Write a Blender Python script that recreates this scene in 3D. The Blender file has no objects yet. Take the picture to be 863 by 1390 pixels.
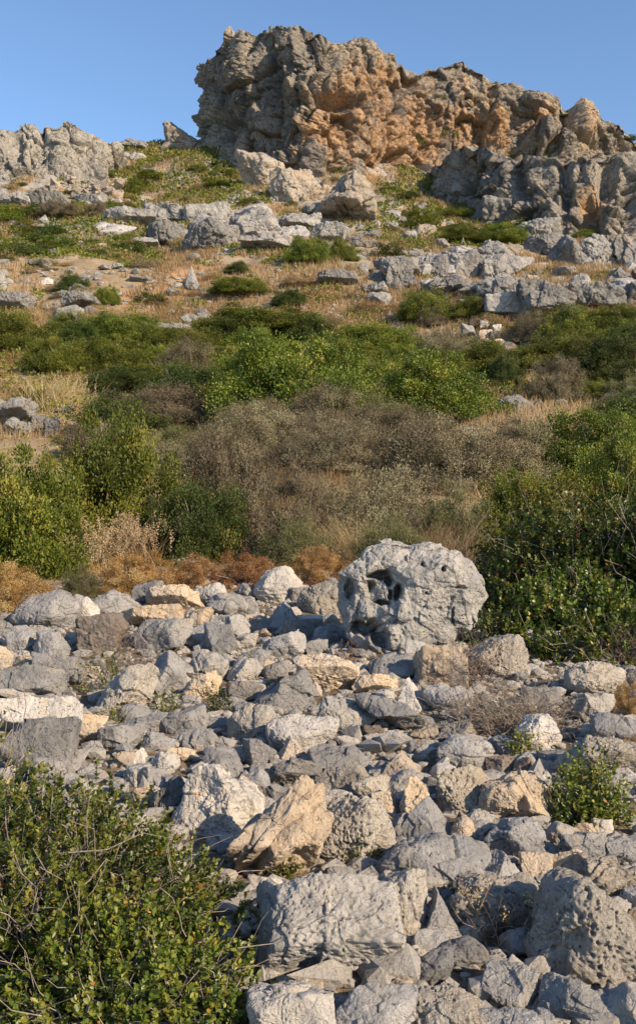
import bpy, bmesh, math, random
import numpy as np
from math import radians as R

# ------------------------------------------------------------------ camera, world, sun
SC = bpy.context.scene
COL = SC.collection
PITCH = R(2.52); F = 1250.0; CX, CY = 431.5, 695.0; CAMZ = 1.6
cam = bpy.data.objects.new('camera', bpy.data.cameras.new('camera')); COL.objects.link(cam)
cam.location = (0, 0, CAMZ); cam.rotation_euler = (R(90) - PITCH, 0, 0)
cam.data.sensor_fit = 'HORIZONTAL'; cam.data.sensor_width = 36; cam.data.lens = F / 863 * 36
cam.data.clip_start = 0.05; cam.data.clip_end = 3000
SC.camera = cam
SUN = np.array([0.70, -0.54, 0.50]); SUN /= np.linalg.norm(SUN)
W = bpy.data.worlds.new('World'); SC.world = W; W.use_nodes = True
wn = W.node_tree.nodes; wl = W.node_tree.links
sky = wn.new('ShaderNodeTexSky'); sky.sky_type = 'NISHITA'; sky.sun_disc = False
sky.sun_elevation = math.asin(SUN[2]); sky.sun_rotation = math.atan2(SUN[0], SUN[1])
sky.altitude = 60; sky.air_density = 1.0; sky.dust_density = 0.25; sky.ozone_density = 4.0
wl.new(sky.outputs[0], wn['Background'].inputs[0]); wn['Background'].inputs[1].default_value = 0.13
sl = bpy.data.lights.new('sun', 'SUN'); sl.energy = 5.0; sl.angle = R(0.55); sl.color = (1.0, 0.80, 0.57)
so = bpy.data.objects.new('sun', sl); COL.objects.link(so)
from mathutils import Vector
so.rotation_euler = Vector(SUN).to_track_quat('Z', 'Y').to_euler()
SC.view_settings.view_transform = 'Standard'; SC.view_settings.look = 'None'
SC.view_settings.exposure = 0.64; SC.view_settings.gamma = 1.0; SC.view_settings.use_curve_mapping = False
SC.cycles.max_bounces = 5; SC.cycles.diffuse_bounces = 3; SC.cycles.transmission_bounces = 3
SC.cycles.use_denoising = True

# ------------------------------------------------------------------ noise (numpy)
def hsh(i, j, k, s):
    h = (i.astype(np.uint32) * np.uint32(374761393) + j.astype(np.uint32) * np.uint32(668265263)
         + k.astype(np.uint32) * np.uint32(2147483647 // 3) + np.uint32((s * 1274126177 + 974711) & 0xffffffff))
    h = (h ^ (h >> np.uint32(13))) * np.uint32(1274126177)
    h = (h ^ (h >> np.uint32(16))) * np.uint32(2246822519)
    h = h ^ (h >> np.uint32(15))
    return (h & np.uint32(0xffffff)).astype(np.float64) / float(0xffffff)
def vn(p, s=0):
    q = np.floor(p); f = p - q; f = f * f * f * (f * (f * 6 - 15) + 10); q = q.astype(np.int64)
    r = 0
    for a in (0, 1):
        wa = f[:, 0] if a else 1 - f[:, 0]
        for b in (0, 1):
            wb = f[:, 1] if b else 1 - f[:, 1]
            for c in (0, 1):
                wc = f[:, 2] if c else 1 - f[:, 2]
                r = r + wa * wb * wc * hsh(q[:, 0] + a, q[:, 1] + b, q[:, 2] + c, s)
    return r * 2 - 1
ROT = np.array([[0.36, 0.48, -0.8], [-0.8, 0.6, 0.0], [0.48, 0.64, 0.6]])
def fbm(p, o=4, s=0, g=0.5):
    a = 1; r = 0; t = 0
    for i in range(o):
        r = r + a * vn(p, s + i * 17); t += a; a *= g; p = (p @ ROT.T) * 2.03 + 3.1
    return r / t
def worley(p, s=0):
    q = np.floor(p).astype(np.int64); n = len(p)
    d1 = np.full(n, 9.0); d2 = np.full(n, 9.0); c1 = np.zeros((n, 3)); rid = np.zeros(n); id3 = np.zeros((n, 3), np.int64)
    for a in (-1, 0, 1):
        for b in (-1, 0, 1):
            for c in (-1, 0, 1):
                i, j, k = q[:, 0] + a, q[:, 1] + b, q[:, 2] + c
                cc = np.stack([i + hsh(i, j, k, s), j + hsh(i, j, k, s + 1), k + hsh(i, j, k, s + 2)], 1)
                d = np.sqrt(((cc - p) ** 2).sum(1))
                m = d < d1
                d2 = np.where(m, d1, np.minimum(d2, d)); d1 = np.where(m, d, d1)
                c1[m] = cc[m]; id3[m] = np.stack([i, j, k], 1)[m]
    return d1, d2, c1, id3
def facet(p, s=0, tilt=0.9, crack=0.25, cw=0.09):
    d1, d2, c, q = worley(p, s)
    i, j, k = q[:, 0], q[:, 1], q[:, 2]
    g = np.stack([hsh(i, j, k, s + 5), hsh(i, j, k, s + 6), hsh(i, j, k, s + 7)], 1) * 2 - 1
    v = (hsh(i, j, k, s + 9) * 2 - 1) * 0.6 + tilt * (g * (p - c)).sum(1)
    return v - crack * np.exp(-(d2 - d1) / cw)
def sst(a, b, x):
    t = np.clip((x - a) / (b - a), 0, 1); return t * t * (3 - 2 * t)

# ------------------------------------------------------------------ terrain height and pixel rays
PY = np.array([-10, 2, 8, 10, 12, 14, 17, 20, 25, 31, 41, 56, 72, 86, 96, 101, 106, 125, 180, 400.])
PZ = np.array([-1.5, -1.62, -1.62, -1.6, -1.5, -1.35, -0.95, -0.4, 1.0, 2.8, 6.3, 12, 19, 26, 31.5, 34.6, 35.6, 33, 20, -20.]) + CAMZ
_t = np.linspace(-10, 400, 4101); _z = np.interp(_t, PY, PZ)
for _ in range(3):
    k_ = np.ones(13) / 13; _z = np.convolve(np.pad(_z, 6, 'edge'), k_, 'valid')
def H(x, y):
    x = np.atleast_1d(np.asarray(x, float)); y = np.atleast_1d(np.asarray(y, float))
    z = np.interp(y, _t, _z)
    o = np.zeros_like(x)
    far = np.clip((y - 12) / 50, 0, 1)
    z = z + fbm(np.stack([x / 14, y / 14, o], 1), 2, 3) * 2.2 * far + fbm(np.stack([x / 3.5, y / 3.5, o], 1), 3, 8) * (0.10 + 0.45 * far)
    z = z + fbm(np.stack([x / 0.8, y / 0.8, o + 5], 1), 2, 11) * (0.045 + 0.05 * far)
    z = z + 1.2 * np.exp(-((x + 24) / 16) ** 2 - ((y - 78) / 14) ** 2)
    return z
def ray(px, py):
    xc = (px - CX) / F; yc = (CY - py) / F
    return np.array([xc, math.cos(PITCH) + yc * math.sin(PITCH), -math.sin(PITCH) + yc * math.cos(PITCH)])
TT = np.exp(np.linspace(math.log(1.6), math.log(160), 2600))
def hit(px, py, off=0.0):
    """off: height above the ground wanted, as a multiple of distance"""
    d = ray(px, py)
    z = CAMZ + d[2] * TT; g = H(d[0] * TT, d[1] * TT) + off * TT
    b = np.nonzero(z < g)[0]
    t = TT[b[0]] if len(b) else 104.0
    return t, np.array([d[0] * t, d[1] * t, CAMZ + d[2] * t])
def zrow(py, d): 
    r = ray(CX, py); return CAMZ + r[2] / r[1] * d
def proj(p):
    v = np.asarray(p, float) - np.array([0, 0, CAMZ])
    dep = v[1] * math.cos(PITCH) - v[2] * math.sin(PITCH); up = v[1] * math.sin(PITCH) + v[2] * math.cos(PITCH)
    return CX + F * v[0] / dep, CY - F * up / dep

# ------------------------------------------------------------------ mesh helpers
def mesh_np(name, V, faces, mat=None, smooth=True, attr=None):
    """faces: (n,k) array of equal-sized faces"""
    me = bpy.data.meshes.new(name)
    V = np.ascontiguousarray(V, np.float32); faces = np.ascontiguousarray(faces, np.int32)
    n, k = faces.shape
    me.vertices.add(len(V)); me.vertices.foreach_set('co', V.ravel())
    me.loops.add(n * k); me.loops.foreach_set('vertex_index', faces.ravel())
    me.polygons.add(n); me.polygons.foreach_set('loop_start', np.arange(0, n * k, k, dtype=np.int32))
    me.polygons.foreach_set('use_smooth', np.full(n, smooth))
    if attr:
        for an, av in attr.items():
            a = me.attributes.new(an, 'FLOAT', 'POINT'); a.data.foreach_set('value', np.ascontiguousarray(av, np.float32))
    me.update(calc_edges=True)
    if mat: me.materials.append(mat)
    return me
def link(name, me, parent=None, loc=None):
    o = bpy.data.objects.new(name, me); COL.objects.link(o)
    if parent is not None: o.parent = parent
    if loc is not None: o.location = tuple(float(c) for c in loc)
    return o
def tag(o, label=None, cat=None, group=None, kind=None):
    if label: o['label'] = label
    if cat: o['category'] = cat
    if group: o['group'] = group
    if kind: o['kind'] = kind
    return o
_ico = {}
def ico(l):
    if l not in _ico:
        bm = bmesh.new(); bmesh.ops.create_icosphere(bm, subdivisions=l, radius=1.0)
        V = np.array([v.co[:] for v in bm.verts]); T = np.array([[v.index for v in f.verts] for f in bm.faces]); bm.free()
        _ico[l] = (V / np.linalg.norm(V, axis=1)[:, None], T)
    return _ico[l]
def nrm(v): return v / (np.linalg.norm(v, axis=-1, keepdims=True) + 1e-9)

# ------------------------------------------------------------------ materials
def newmat(name):
    m = bpy.data.materials.new(name); m.use_nodes = True
    nt = m.node_tree; b = nt.nodes['Principled BSDF']; return m, nt, b
def N_(nt, t, **kw):
    n = nt.nodes.new(t)
    for k, v in kw.items(): setattr(n, k, v)
    return n
def mix(nt, fac, a, b, typ='MIX'):
    n = N_(nt, 'ShaderNodeMix', data_type='RGBA', blend_type=typ)
    for s, v in ((0, fac), (6, a), (7, b)):
        if hasattr(v, 'links'): nt.links.new(v, n.inputs[s])
        elif s == 0: n.inputs[0].default_value = v
        else: n.inputs[s].default_value = (*v, 1)
    return n.outputs[2]
def rng_(nt, v, a, b, c=0., d=1.):
    n = N_(nt, 'ShaderNodeMapRange', interpolation_type='SMOOTHSTEP'); nt.links.new(v, n.inputs[0])
    for i, q in enumerate((a, b, c, d)): n.inputs[i + 1].default_value = q
    return n.outputs[0]
def noise(nt, co, sc, det=5, ro=0.6, dist=0.0):
    n = N_(nt, 'ShaderNodeTexNoise'); n.inputs['Scale'].default_value = sc; n.inputs['Detail'].default_value = det
    n.inputs['Roughness'].default_value = ro; n.inputs['Distortion'].default_value = dist
    nt.links.new(co, n.inputs['Vector']); return n.outputs['Fac']
def voro(nt, co, sc, feature='F1', out='Distance'):
    n = N_(nt, 'ShaderNodeTexVoronoi', feature=feature); n.inputs['Scale'].default_value = sc
    nt.links.new(co, n.inputs['Vector']); return n.outputs[out]
def math_(nt, op, a, b=None):
    n = N_(nt, 'ShaderNodeMath', operation=op)
    for i, v in enumerate((a, b)):
        if v is None: continue
        if hasattr(v, 'links'): nt.links.new(v, n.inputs[i])
        else: n.inputs[i].default_value = v
    return n.outputs[0]
def bump(nt, b, hs, dist):
    prev = None
    for h, st, d in hs:
        n = N_(nt, 'ShaderNodeBump'); n.inputs['Strength'].default_value = st; n.inputs['Distance'].default_value = d
        nt.links.new(h, n.inputs['Height'])
        if prev is not None: nt.links.new(prev, n.inputs['Normal'])
        prev = n.outputs[0]
    nt.links.new(prev, b.inputs['Normal'])
def rock_mat(name, ca, cb, cc, pits=0.5, grain=1.0, sc=1.0, lich=0.5):
    m, nt, b = newmat(name)
    tc = N_(nt, 'ShaderNodeTexCoord'); oi = N_(nt, 'ShaderNodeObjectInfo')
    ad = N_(nt, 'ShaderNodeVectorMath', operation='MULTIPLY_ADD')
    cmb = N_(nt, 'ShaderNodeCombineXYZ')
    for i in range(3): nt.links.new(oi.outputs['Random'], cmb.inputs[i])
    nt.links.new(cmb.outputs[0], ad.inputs[0]); ad.inputs[1].default_value = (37, 71, 113)
    nt.links.new(tc.outputs['Object'], ad.inputs[2]); co = ad.outputs[0]
    n1 = noise(nt, co, 2.2 * sc, 6, 0.62, 0.3); n2 = noise(nt, co, 9 * sc, 7, 0.7, 0.6); n3 = noise(nt, co, 48 * sc, 5, 0.75)
    n4 = noise(nt, co, 5 * sc, 5, 0.65, 0.8)
    c = mix(nt, rng_(nt, n1, 0.40, 0.60), ca, cb)
    c = mix(nt, rng_(nt, n4, 0.56, 0.70, 0, 0.85), c, cc)
    dk = tuple(v * 0.42 for v in ca)
    c = mix(nt, rng_(nt, n2, 0.55, 0.70, 0, lich), c, dk)
    c = mix(nt, rng_(nt, n2, 0.28, 0.42, 0.45, 0), c, (0.62, 0.58, 0.52))
    v = voro(nt, co, 26 * sc)
    pm = math_(nt, 'MULTIPLY', rng_(nt, v, 0.16, 0.34, 1, 0), rng_(nt, noise(nt, co, 6 * sc, 3), 0.42, 0.6))
    c = mix(nt, math_(nt, 'MULTIPLY', rng_(nt, n3, 0.58, 0.70), 0.30 * max(pits, lich)), c, tuple(v_ * 0.3 for v_ in ca))
    sp_ = math_(nt, 'MULTIPLY', rng_(nt, voro(nt, co, 34 * sc), 0.10, 0.26, 1, 0), rng_(nt, noise(nt, co, 4.3 * sc, 4), 0.50 - .07 * pits, 0.60 - .05 * pits))
    c = mix(nt, math_(nt, 'MULTIPLY', sp_, 0.8), c, (0.055, 0.05, 0.045))
    c = mix(nt, math_(nt, 'MULTIPLY', rng_(nt, noise(nt, co, 7.7 * sc, 4, .6, 1.0), 0.67, 0.72), 0.6), c, (0.50, 0.25, 0.08))
    tv = N_(nt, 'ShaderNodeHueSaturation'); nt.links.new(c, tv.inputs['Color'])
    nt.links.new(rng_(nt, oi.outputs['Random'], 0, 1, 0.78, 1.16), tv.inputs['Value'])
    nt.links.new(tv.outputs[0], b.inputs['Base Color'])
    b.inputs['Roughness'].default_value = 0.88; b.inputs['Specular IOR Level'].default_value = 0.25
    dv = N_(nt, 'ShaderNodeMixRGB'); dv.inputs[0].default_value = .12 / sc; nt.links.new(co, dv.inputs[1])
    nz_ = N_(nt, 'ShaderNodeTexNoise'); nz_.inputs['Scale'].default_value = 5 * sc; nt.links.new(co, nz_.inputs['Vector']); nt.links.new(nz_.outputs['Color'], dv.inputs[2])
    ck = rng_(nt, voro(nt, dv.outputs[0], 6 * sc, 'DISTANCE_TO_EDGE'), 0, 0.035, 1, 0)
    ck = math_(nt, 'MULTIPLY', ck, rng_(nt, noise(nt, co, 3.1 * sc, 3), 0.50, 0.62))
    n2 = math_(nt, 'SUBTRACT', n2, math_(nt, 'MULTIPLY', ck, .55))
    h2 = math_(nt, 'ADD', n2, math_(nt, 'MULTIPLY', pm, -0.8 * pits))
    bump(nt, b, [(n1, 0.5, 0.10 / sc), (h2, 0.9 * grain, 0.055 / sc), (n3, 0.9 * grain, 0.014 / sc)], 1)
    return m
MAT = dict(
    M=rock_mat('weathered_boulder_limestone', (0.37, 0.36, 0.34), (0.50, 0.475, 0.43), (0.47, 0.42, 0.35), 0.6, 1.2, 1, 0.55),
    G=rock_mat('grey_limestone', (0.285, 0.278, 0.268), (0.385, 0.368, 0.345), (0.47, 0.415, 0.34), 0.4, 1.1, 1, 0.42),
    P=rock_mat('pale_limestone', (0.43, 0.41, 0.375), (0.54, 0.495, 0.43), (0.50, 0.42, 0.32), 0.4, 0.9, 1, 0.35),
    T=rock_mat('tan_limestone', (0.60, 0.47, 0.325), (0.50, 0.42, 0.33), (0.60, 0.42, 0.25), 0.5, 1.0, 1, 0.35),
    K=rock_mat('pitted_limestone', (0.56, 0.49, 0.39), (0.50, 0.455, 0.39), (0.56, 0.46, 0.34), 1.0, 1.4, 1, 0.38),
    D=rock_mat('dark_pitted_limestone', (0.30, 0.28, 0.26), (0.38, 0.35, 0.31), (0.46, 0.39, 0.30), 1.0, 1.4, 1, 0.8),
    B=rock_mat('brown_stained_limestone', (0.27, 0.235, 0.20), (0.31, 0.225, 0.17), (0.36, 0.30, 0.24), 0.5, 1.2, 1, 0.7),
    O=rock_mat('outcrop_limestone', (0.27, 0.262, 0.25), (0.37, 0.355, 0.325), (0.42, 0.335, 0.25), 0.6, 1.2, 0.22, 0.7),
    Q=rock_mat('tan_boulder_limestone', (0.42, 0.35, 0.27), (0.34, 0.30, 0.25), (0.50, 0.36, 0.22), 0.6, 1.2, 0.25, 0.6),
)
def crag_mat(name, grey, grey2, orange):
    m, nt, b = newmat(name)
    tc = N_(nt, 'ShaderNodeTexCoord'); co = tc.outputs['Object']
    at = N_(nt, 'ShaderNodeAttribute', attribute_name='stain')
    mp = N_(nt, 'ShaderNodeMapping'); nt.links.new(co, mp.inputs[0]); mp.inputs['Scale'].default_value = (1, 1, 0.45)
    n1 = noise(nt, mp.outputs[0], 0.35, 7, 0.65, 0.5); n2 = noise(nt, co, 1.3, 8, 0.72, 0.4); n3 = noise(nt, co, 5.5, 6, 0.75)
    c = mix(nt, rng_(nt, n1, 0.42, 0.6), grey, grey2)
    s = math_(nt, 'ADD', at.outputs['Fac'], math_(nt, 'MULTIPLY', math_(nt, 'SUBTRACT', n1, 0.5), 1.6))
    s = math_(nt, 'ADD', s, math_(nt, 'MULTIPLY', math_(nt, 'SUBTRACT', n2, 0.5), 1.3))
    c = mix(nt, rng_(nt, s, 0.34, 0.78, 0, 0.88), c, orange)
    c = mix(nt, rng_(nt, n2, 0.30, 0.43, 0.55, 0), c, (0.46, 0.41, 0.34))
    c = mix(nt, rng_(nt, n3, 0.50, 0.64, 0, 0.85), c, tuple(v * 0.4 for v in grey))
    c = mix(nt, rng_(nt, n3, 0.30, 0.42, 0.5, 0), c, (0.52, 0.47, 0.38))
    nt.links.new(c, b.inputs['Base Color']); b.inputs['Roughness'].default_value = 0.92; b.inputs['Specular IOR Level'].default_value = 0.2
    n5 = noise(nt, co, 18, 5, 0.7)
    dv = N_(nt, 'ShaderNodeMixRGB'); dv.inputs[0].default_value = .5; nt.links.new(mp.outputs[0], dv.inputs[1])
    nz_ = N_(nt, 'ShaderNodeTexNoise'); nz_.inputs['Scale'].default_value = 1.2; nt.links.new(co, nz_.inputs['Vector']); nt.links.new(nz_.outputs['Color'], dv.inputs[2])
    ck = rng_(nt, voro(nt, dv.outputs[0], 1.6, 'DISTANCE_TO_EDGE'), 0, 0.05, 0, 1)
    bump(nt, b, [(ck, 0.8, 0.35), (n2, 0.9, 0.5), (n3, 1.0, 0.2), (n5, .8, .05)], 1)
    return m
CR1 = crag_mat('cliff_rock', (0.285, 0.255, 0.22), (0.48, 0.41, 0.315), (0.56, 0.335, 0.175))
CR2 = crag_mat('crag_rock', (0.30, 0.275, 0.24), (0.44, 0.39, 0.32), (0.56, 0.33, 0.155))
CR3 = crag_mat('ridge_rock', (0.36, 0.34, 0.30), (0.48, 0.44, 0.375), (0.42, 0.32, 0.22))

def leaf_mat(name, cols, trans=0.3, rough=0.5, spec=0.35):
    m, nt, b = newmat(name)
    at = N_(nt, 'ShaderNodeAttribute', attribute_name='tone'); oi = N_(nt, 'ShaderNodeObjectInfo')
    cr = N_(nt, 'ShaderNodeValToRGB'); e = cr.color_ramp.elements
    e[0].position = cols[0][0]; e[0].color = (*cols[0][1], 1); e[1].position = cols[-1][0]; e[1].color = (*cols[-1][1], 1)
    for p, c in cols[1:-1]: q = e.new(p); q.color = (*c, 1)
    nt.links.new(at.outputs['Fac'], cr.inputs[0])
    hs = N_(nt, 'ShaderNodeHueSaturation'); nt.links.new(cr.outputs[0], hs.inputs['Color'])
    nt.links.new(rng_(nt, oi.outputs['Random'], 0, 1, 0.485, 0.512), hs.inputs['Hue'])
    nt.links.new(rng_(nt, oi.outputs['Random'], 0, 1, 0.82, 1.2), hs.inputs['Value'])
    nt.links.new(hs.outputs[0], b.inputs['Base Color']); b.inputs['Roughness'].default_value = rough
    b.inputs['Specular IOR Level'].default_value = spec
    tr = N_(nt, 'ShaderNodeBsdfTranslucent'); nt.links.new(hs.outputs[0], tr.inputs[0])
    ms = N_(nt, 'ShaderNodeMixShader'); ms.inputs[0].default_value = trans
    nt.links.new(b.outputs[0], ms.inputs[1]); nt.links.new(tr.outputs[0], ms.inputs[2])
    nt.links.new(ms.outputs[0], nt.nodes['Material Output'].inputs[0])
    return m
GREEN = leaf_mat('green_leaves', [(0, (0.040, 0.060, 0.008)), (0.4, (0.105, 0.140, 0.014)), (0.75, (0.19, 0.215, 0.025)), (0.95, (0.29, 0.26, 0.045)), (1, (0.34, 0.13, 0.04))])
DGREEN = leaf_mat('dark_leaves', [(0, (0.028, 0.046, 0.010)), (0.5, (0.062, 0.094, 0.015)), (0.85, (0.13, 0.155, 0.028)), (0.95, (0.24, 0.20, 0.05)), (1, (0.36, 0.07, 0.03))])
OLIVE = leaf_mat('olive_leaves', [(0, (0.075, 0.085, 0.03)), (0.5, (0.14, 0.14, 0.05)), (1, (0.22, 0.20, 0.09))])
BROWN = leaf_mat('thorny_twigs', [(0, (0.080, 0.066, 0.040)), (0.5, (0.175, 0.146, 0.088)), (0.85, (0.30, 0.26, 0.165)), (1, (0.17, 0.18, 0.09))], 0.08, 0.8, 0.1)
ORANGE = leaf_mat('orange_spurge', [(0, (0.16, 0.085, 0.035)), (0.4, (0.33, 0.18, 0.07)), (0.75, (0.44, 0.28, 0.12)), (1, (0.48, 0.40, 0.22))], 0.25, 0.8, 0.1)
STRAW = leaf_mat('dry_straw', [(0, (0.21, 0.145, 0.065)), (0.5, (0.37, 0.27, 0.13)), (1, (0.55, 0.44, 0.28))], 0.2, 0.8, 0.1)
GTWIG = leaf_mat('grey_dead_twigs', [(0, (0.11, 0.085, 0.07)), (0.6, (0.22, 0.175, 0.14)), (1, (0.42, 0.36, 0.29))], 0.0, 0.85, 0.1)
BARK, _nt, _b = newmat('bark')
_tc = N_(_nt, 'ShaderNodeTexCoord'); _c = mix(_nt, rng_(_nt, noise(_nt, _tc.outputs['Object'], 30), 0.35, 0.65), (0.15, 0.12, 0.095), (0.34, 0.29, 0.235))
_nt.links.new(_c, _b.inputs['Base Color']); _b.inputs['Roughness'].default_value = 0.85

# ground material
GM, nt, b = newmat('hillside_soil')
ge = N_(nt, 'ShaderNodeNewGeometry'); co = ge.outputs['Position']
sp = N_(nt, 'ShaderNodeSeparateXYZ'); nt.links.new(co, sp.inputs[0])
n1 = noise(nt, co, 0.16, 5, 0.6, 0.4); n2 = noise(nt, co, 1.1, 6, 0.65); n3 = noise(nt, co, 9, 6, 0.7); n4 = noise(nt, co, 0.07, 4, 0.6)
c = mix(nt, rng_(nt, n2, 0.38, 0.62), (0.26, 0.185, 0.105), (0.36, 0.27, 0.17))
c = mix(nt, rng_(nt, n1, 0.52, 0.62, 0, 0.8), c, (0.42, 0.215, 0.10))
c = mix(nt, rng_(nt, n2, 0.54, 0.66, 0, 0.6), c, (0.14, 0.13, 0.05))
up = math_(nt, 'MULTIPLY', rng_(nt, sp.outputs[1], 50, 66), rng_(nt, noise(nt, co, 0.5, 6, 0.7, 0.5), 0.46, 0.53))
c = mix(nt, up, c, mix(nt, rng_(nt, n2, 0.4, 0.6), (0.26, 0.25, 0.235), (0.38, 0.355, 0.315)))
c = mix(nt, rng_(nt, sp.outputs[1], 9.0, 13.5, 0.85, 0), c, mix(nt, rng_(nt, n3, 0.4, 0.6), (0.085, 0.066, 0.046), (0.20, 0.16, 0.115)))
c = mix(nt, rng_(nt, n3, 0.5, 0.68, 0, 0.5), c, (0.16, 0.12, 0.07))
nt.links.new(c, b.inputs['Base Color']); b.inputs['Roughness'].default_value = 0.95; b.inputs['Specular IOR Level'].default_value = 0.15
bump(nt, b, [(n2, 0.7, 0.25), (n3, 0.8, 0.05)], 1)

# ------------------------------------------------------------------ ground
ys = np.concatenate([np.linspace(-12, 1.4, 18), np.exp(np.linspace(math.log(1.5), math.log(420), 720))])
us = np.linspace(-1, 1, 440)
U, Y = np.meshgrid(us, ys); X = U * (8 + 0.85 * np.maximum(Y, 0))
Z = H(X.ravel(), Y.ravel())
ii = np.arange(len(ys) * len(us)).reshape(len(ys), len(us))
Fq = np.stack([ii[:-1, :-1], ii[:-1, 1:], ii[1:, 1:], ii[1:, :-1]], -1).reshape(-1, 4)
g = link('ground', mesh_np('ground', np.stack([X.ravel(), Y.ravel(), Z], 1), Fq, GM))
tag(g, 'dry stony hillside rising from the rock pile to the ridge', kind='structure')

# ------------------------------------------------------------------ cliffs
def crag(name, cols, mat, seed, lean, nu, nv, amp, back, drop, gauss=(), stainf=None, blocks=1.0, ncap=40, szz=.72):
    cols = np.array(cols, float)
    px, d, tp, bs = cols.T
    xw = (px - CX) / F * d
    seg = np.hypot(np.diff(xw), np.diff(d)); s = np.concatenate([[0], np.cumsum(seg)])
    u = np.linspace(0, s[-1], nu)
    def ip(a):
        v = np.interp(u, s, a); k = 9; return np.convolve(np.pad(v, k // 2, 'edge'), np.ones(k) / k, 'valid')
    x, dd, tpx, bsx = ip(xw), ip(d), ip(tp), ip(bs)
    zt = np.array([zrow(a, q + lean) for a, q in zip(tpx, dd)]); zb = np.array([zrow(a, q) for a, q in zip(bsx, dd)]) - 3.0
    v = np.linspace(0, 1, nv)
    VV, _ = np.meshgrid(v, u, indexing='ij')
    Pz = zb + (zt - zb) * VV; Py = dd + lean * VV ** 1.2 + 0 * VV; Px = x * (1 + 0 * VV) * (Py / dd) ** 0.5
    w = np.linspace(0, 1, ncap + 1)[1:]
    cz = zt - drop * w[:, None] ** 1.5 + 0 * x; cy = dd + lean + back * w[:, None]; cx = x * ((dd + lean) / dd) ** .5 + 0 * w[:, None]
    P = np.stack([np.vstack([Px, cx]), np.vstack([Py, cy]), np.vstack([Pz, cz])], -1)
    rows = nv + ncap
    # round the crest
    for _ in range(6):
        P[1:-1] = P[1:-1] * 0.5 + 0.25 * (P[2:] + P[:-2])
    du = np.gradient(P, axis=1); dv = np.gradient(P, axis=0); n = nrm(np.cross(du, dv))
    for _ in range(10):
        n[1:-1] = (n[1:-1] * 2 + n[2:] + n[:-2]); n[:, 1:-1] = (n[:, 1:-1] * 2 + n[:, 2:] + n[:, :-2]); n = nrm(n)
    p = P.reshape(-1, 3); nn = n.reshape(-1, 3)
    wp = p + 0.7 * np.stack([fbm(p / 2.5, 3, seed + 90), fbm(p / 2.5, 3, seed + 91), fbm(p / 2.5, 3, seed + 92)], 1) * .6
    sz = np.array([1, 1, szz])
    dis = fbm(wp * sz / 8, 3, seed) * 1.3 + facet(wp * sz / 4.4, seed + 20, 1.25, .35, .05) * 1.2 * blocks + facet(wp * sz / 1.9, seed + 40, 1.3, .4, .06) * 0.58 * blocks \
        + facet(wp * [1, 1, .7] / 0.9, seed + 60, 1.3, .5, .08) * 0.25 * blocks + facet(wp / 0.42, seed + 66, 1.3, .5) * 0.13 + fbm(wp / 0.5, 4, seed + 80, .7) * 0.26 \
        + .35 * np.abs(vn(wp * [.25, .25, 1.4], seed + 85)) * sst(0, .4, fbm(p / 6, 2, seed + 86))
    crest = np.repeat(np.concatenate([1 - .5 * sst(.75, 1, np.linspace(0, 1, nv)), np.full(ncap, .5)]), nu)
    dis *= amp * crest; dis -= .35 * amp
    ppx = CX + F * p[:, 0] / p[:, 1]; ppy = 640 - F * (p[:, 2] - CAMZ) / p[:, 1]
    face = np.repeat(np.concatenate([np.ones(nv), np.linspace(1, 0, ncap)]), nu)
    wx = 6 * fbm(p / 1.7, 3, seed + 77); wy = 6 * fbm(p / 1.7, 3, seed + 78)
    for gx, gy, sx, sy, a in gauss:
        dis += a * np.exp(-(((ppx + wx - gx) / sx) ** 2 + ((ppy + wy - gy) / sy) ** 2) ** 1.5) * face
    q = p + nn * dis[:, None]
    st = stainf(ppx, ppy, p) if stainf else np.zeros(len(p))
    i2 = np.arange(rows * nu).reshape(rows, nu)
    fq = np.stack([i2[:-1, :-1], i2[:-1, 1:], i2[1:, 1:], i2[1:, :-1]], -1).reshape(-1, 4)
    c0 = q.mean(0)
    return link(name, mesh_np(name, q - c0, fq, mat, True, {'stain': st}), loc=c0)
def g2(x, y, a, b, c, d): return np.exp(-((x - a) / c) ** 2 - ((y - b) / d) ** 2)
main = [(380, 135, 180, 205), (330, 122, 160, 205), (288, 106, 130, 205), (270, 103, 104, 208), (275, 100, 82, 212), (295, 97.5, 60, 214), (310, 96, 49, 216), (330, 94, 44, 218), (352, 92.3, 37, 222), (372, 91, 30, 226), (392, 89.8, 28, 230), (415, 88.6, 29, 236), (430, 88.2, 32, 240), (445, 88.4, 42, 244), (462, 88.8, 46, 250), (480, 89.3, 47, 260), (508, 90, 52, 268), (535, 91, 60, 270), (552, 92, 78, 270), (575, 92.5, 86, 266), (600, 93, 80, 264), (627, 93, 73, 262), (650, 93, 88, 262), (680, 93, 105, 262), (705, 94, 113, 255), (740, 94, 126, 250), (775, 94, 136, 245), (800, 95, 146, 245), (815, 95, 160, 245), (845, 95, 163, 250), (865, 96, 182, 250), (930, 98, 205, 260), (1040, 103, 250, 270), (1100, 120, 260, 270)]
def st_main(x, y, p):
    s = 0.20 + 0.45 * g2(x, y, 560, 200, 130, 75) + 0.35 * g2(x, y, 500, 120, 60, 40) + 0.30 * g2(x, y, 700, 175, 110, 28) + 0.28 * g2(x, y, 330, 120, 16, 40) + 0.25 * g2(x, y, 425, 190, 60, 40)
    return s - 0.2 * g2(x, y, 300, 120, 40, 90)
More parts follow.
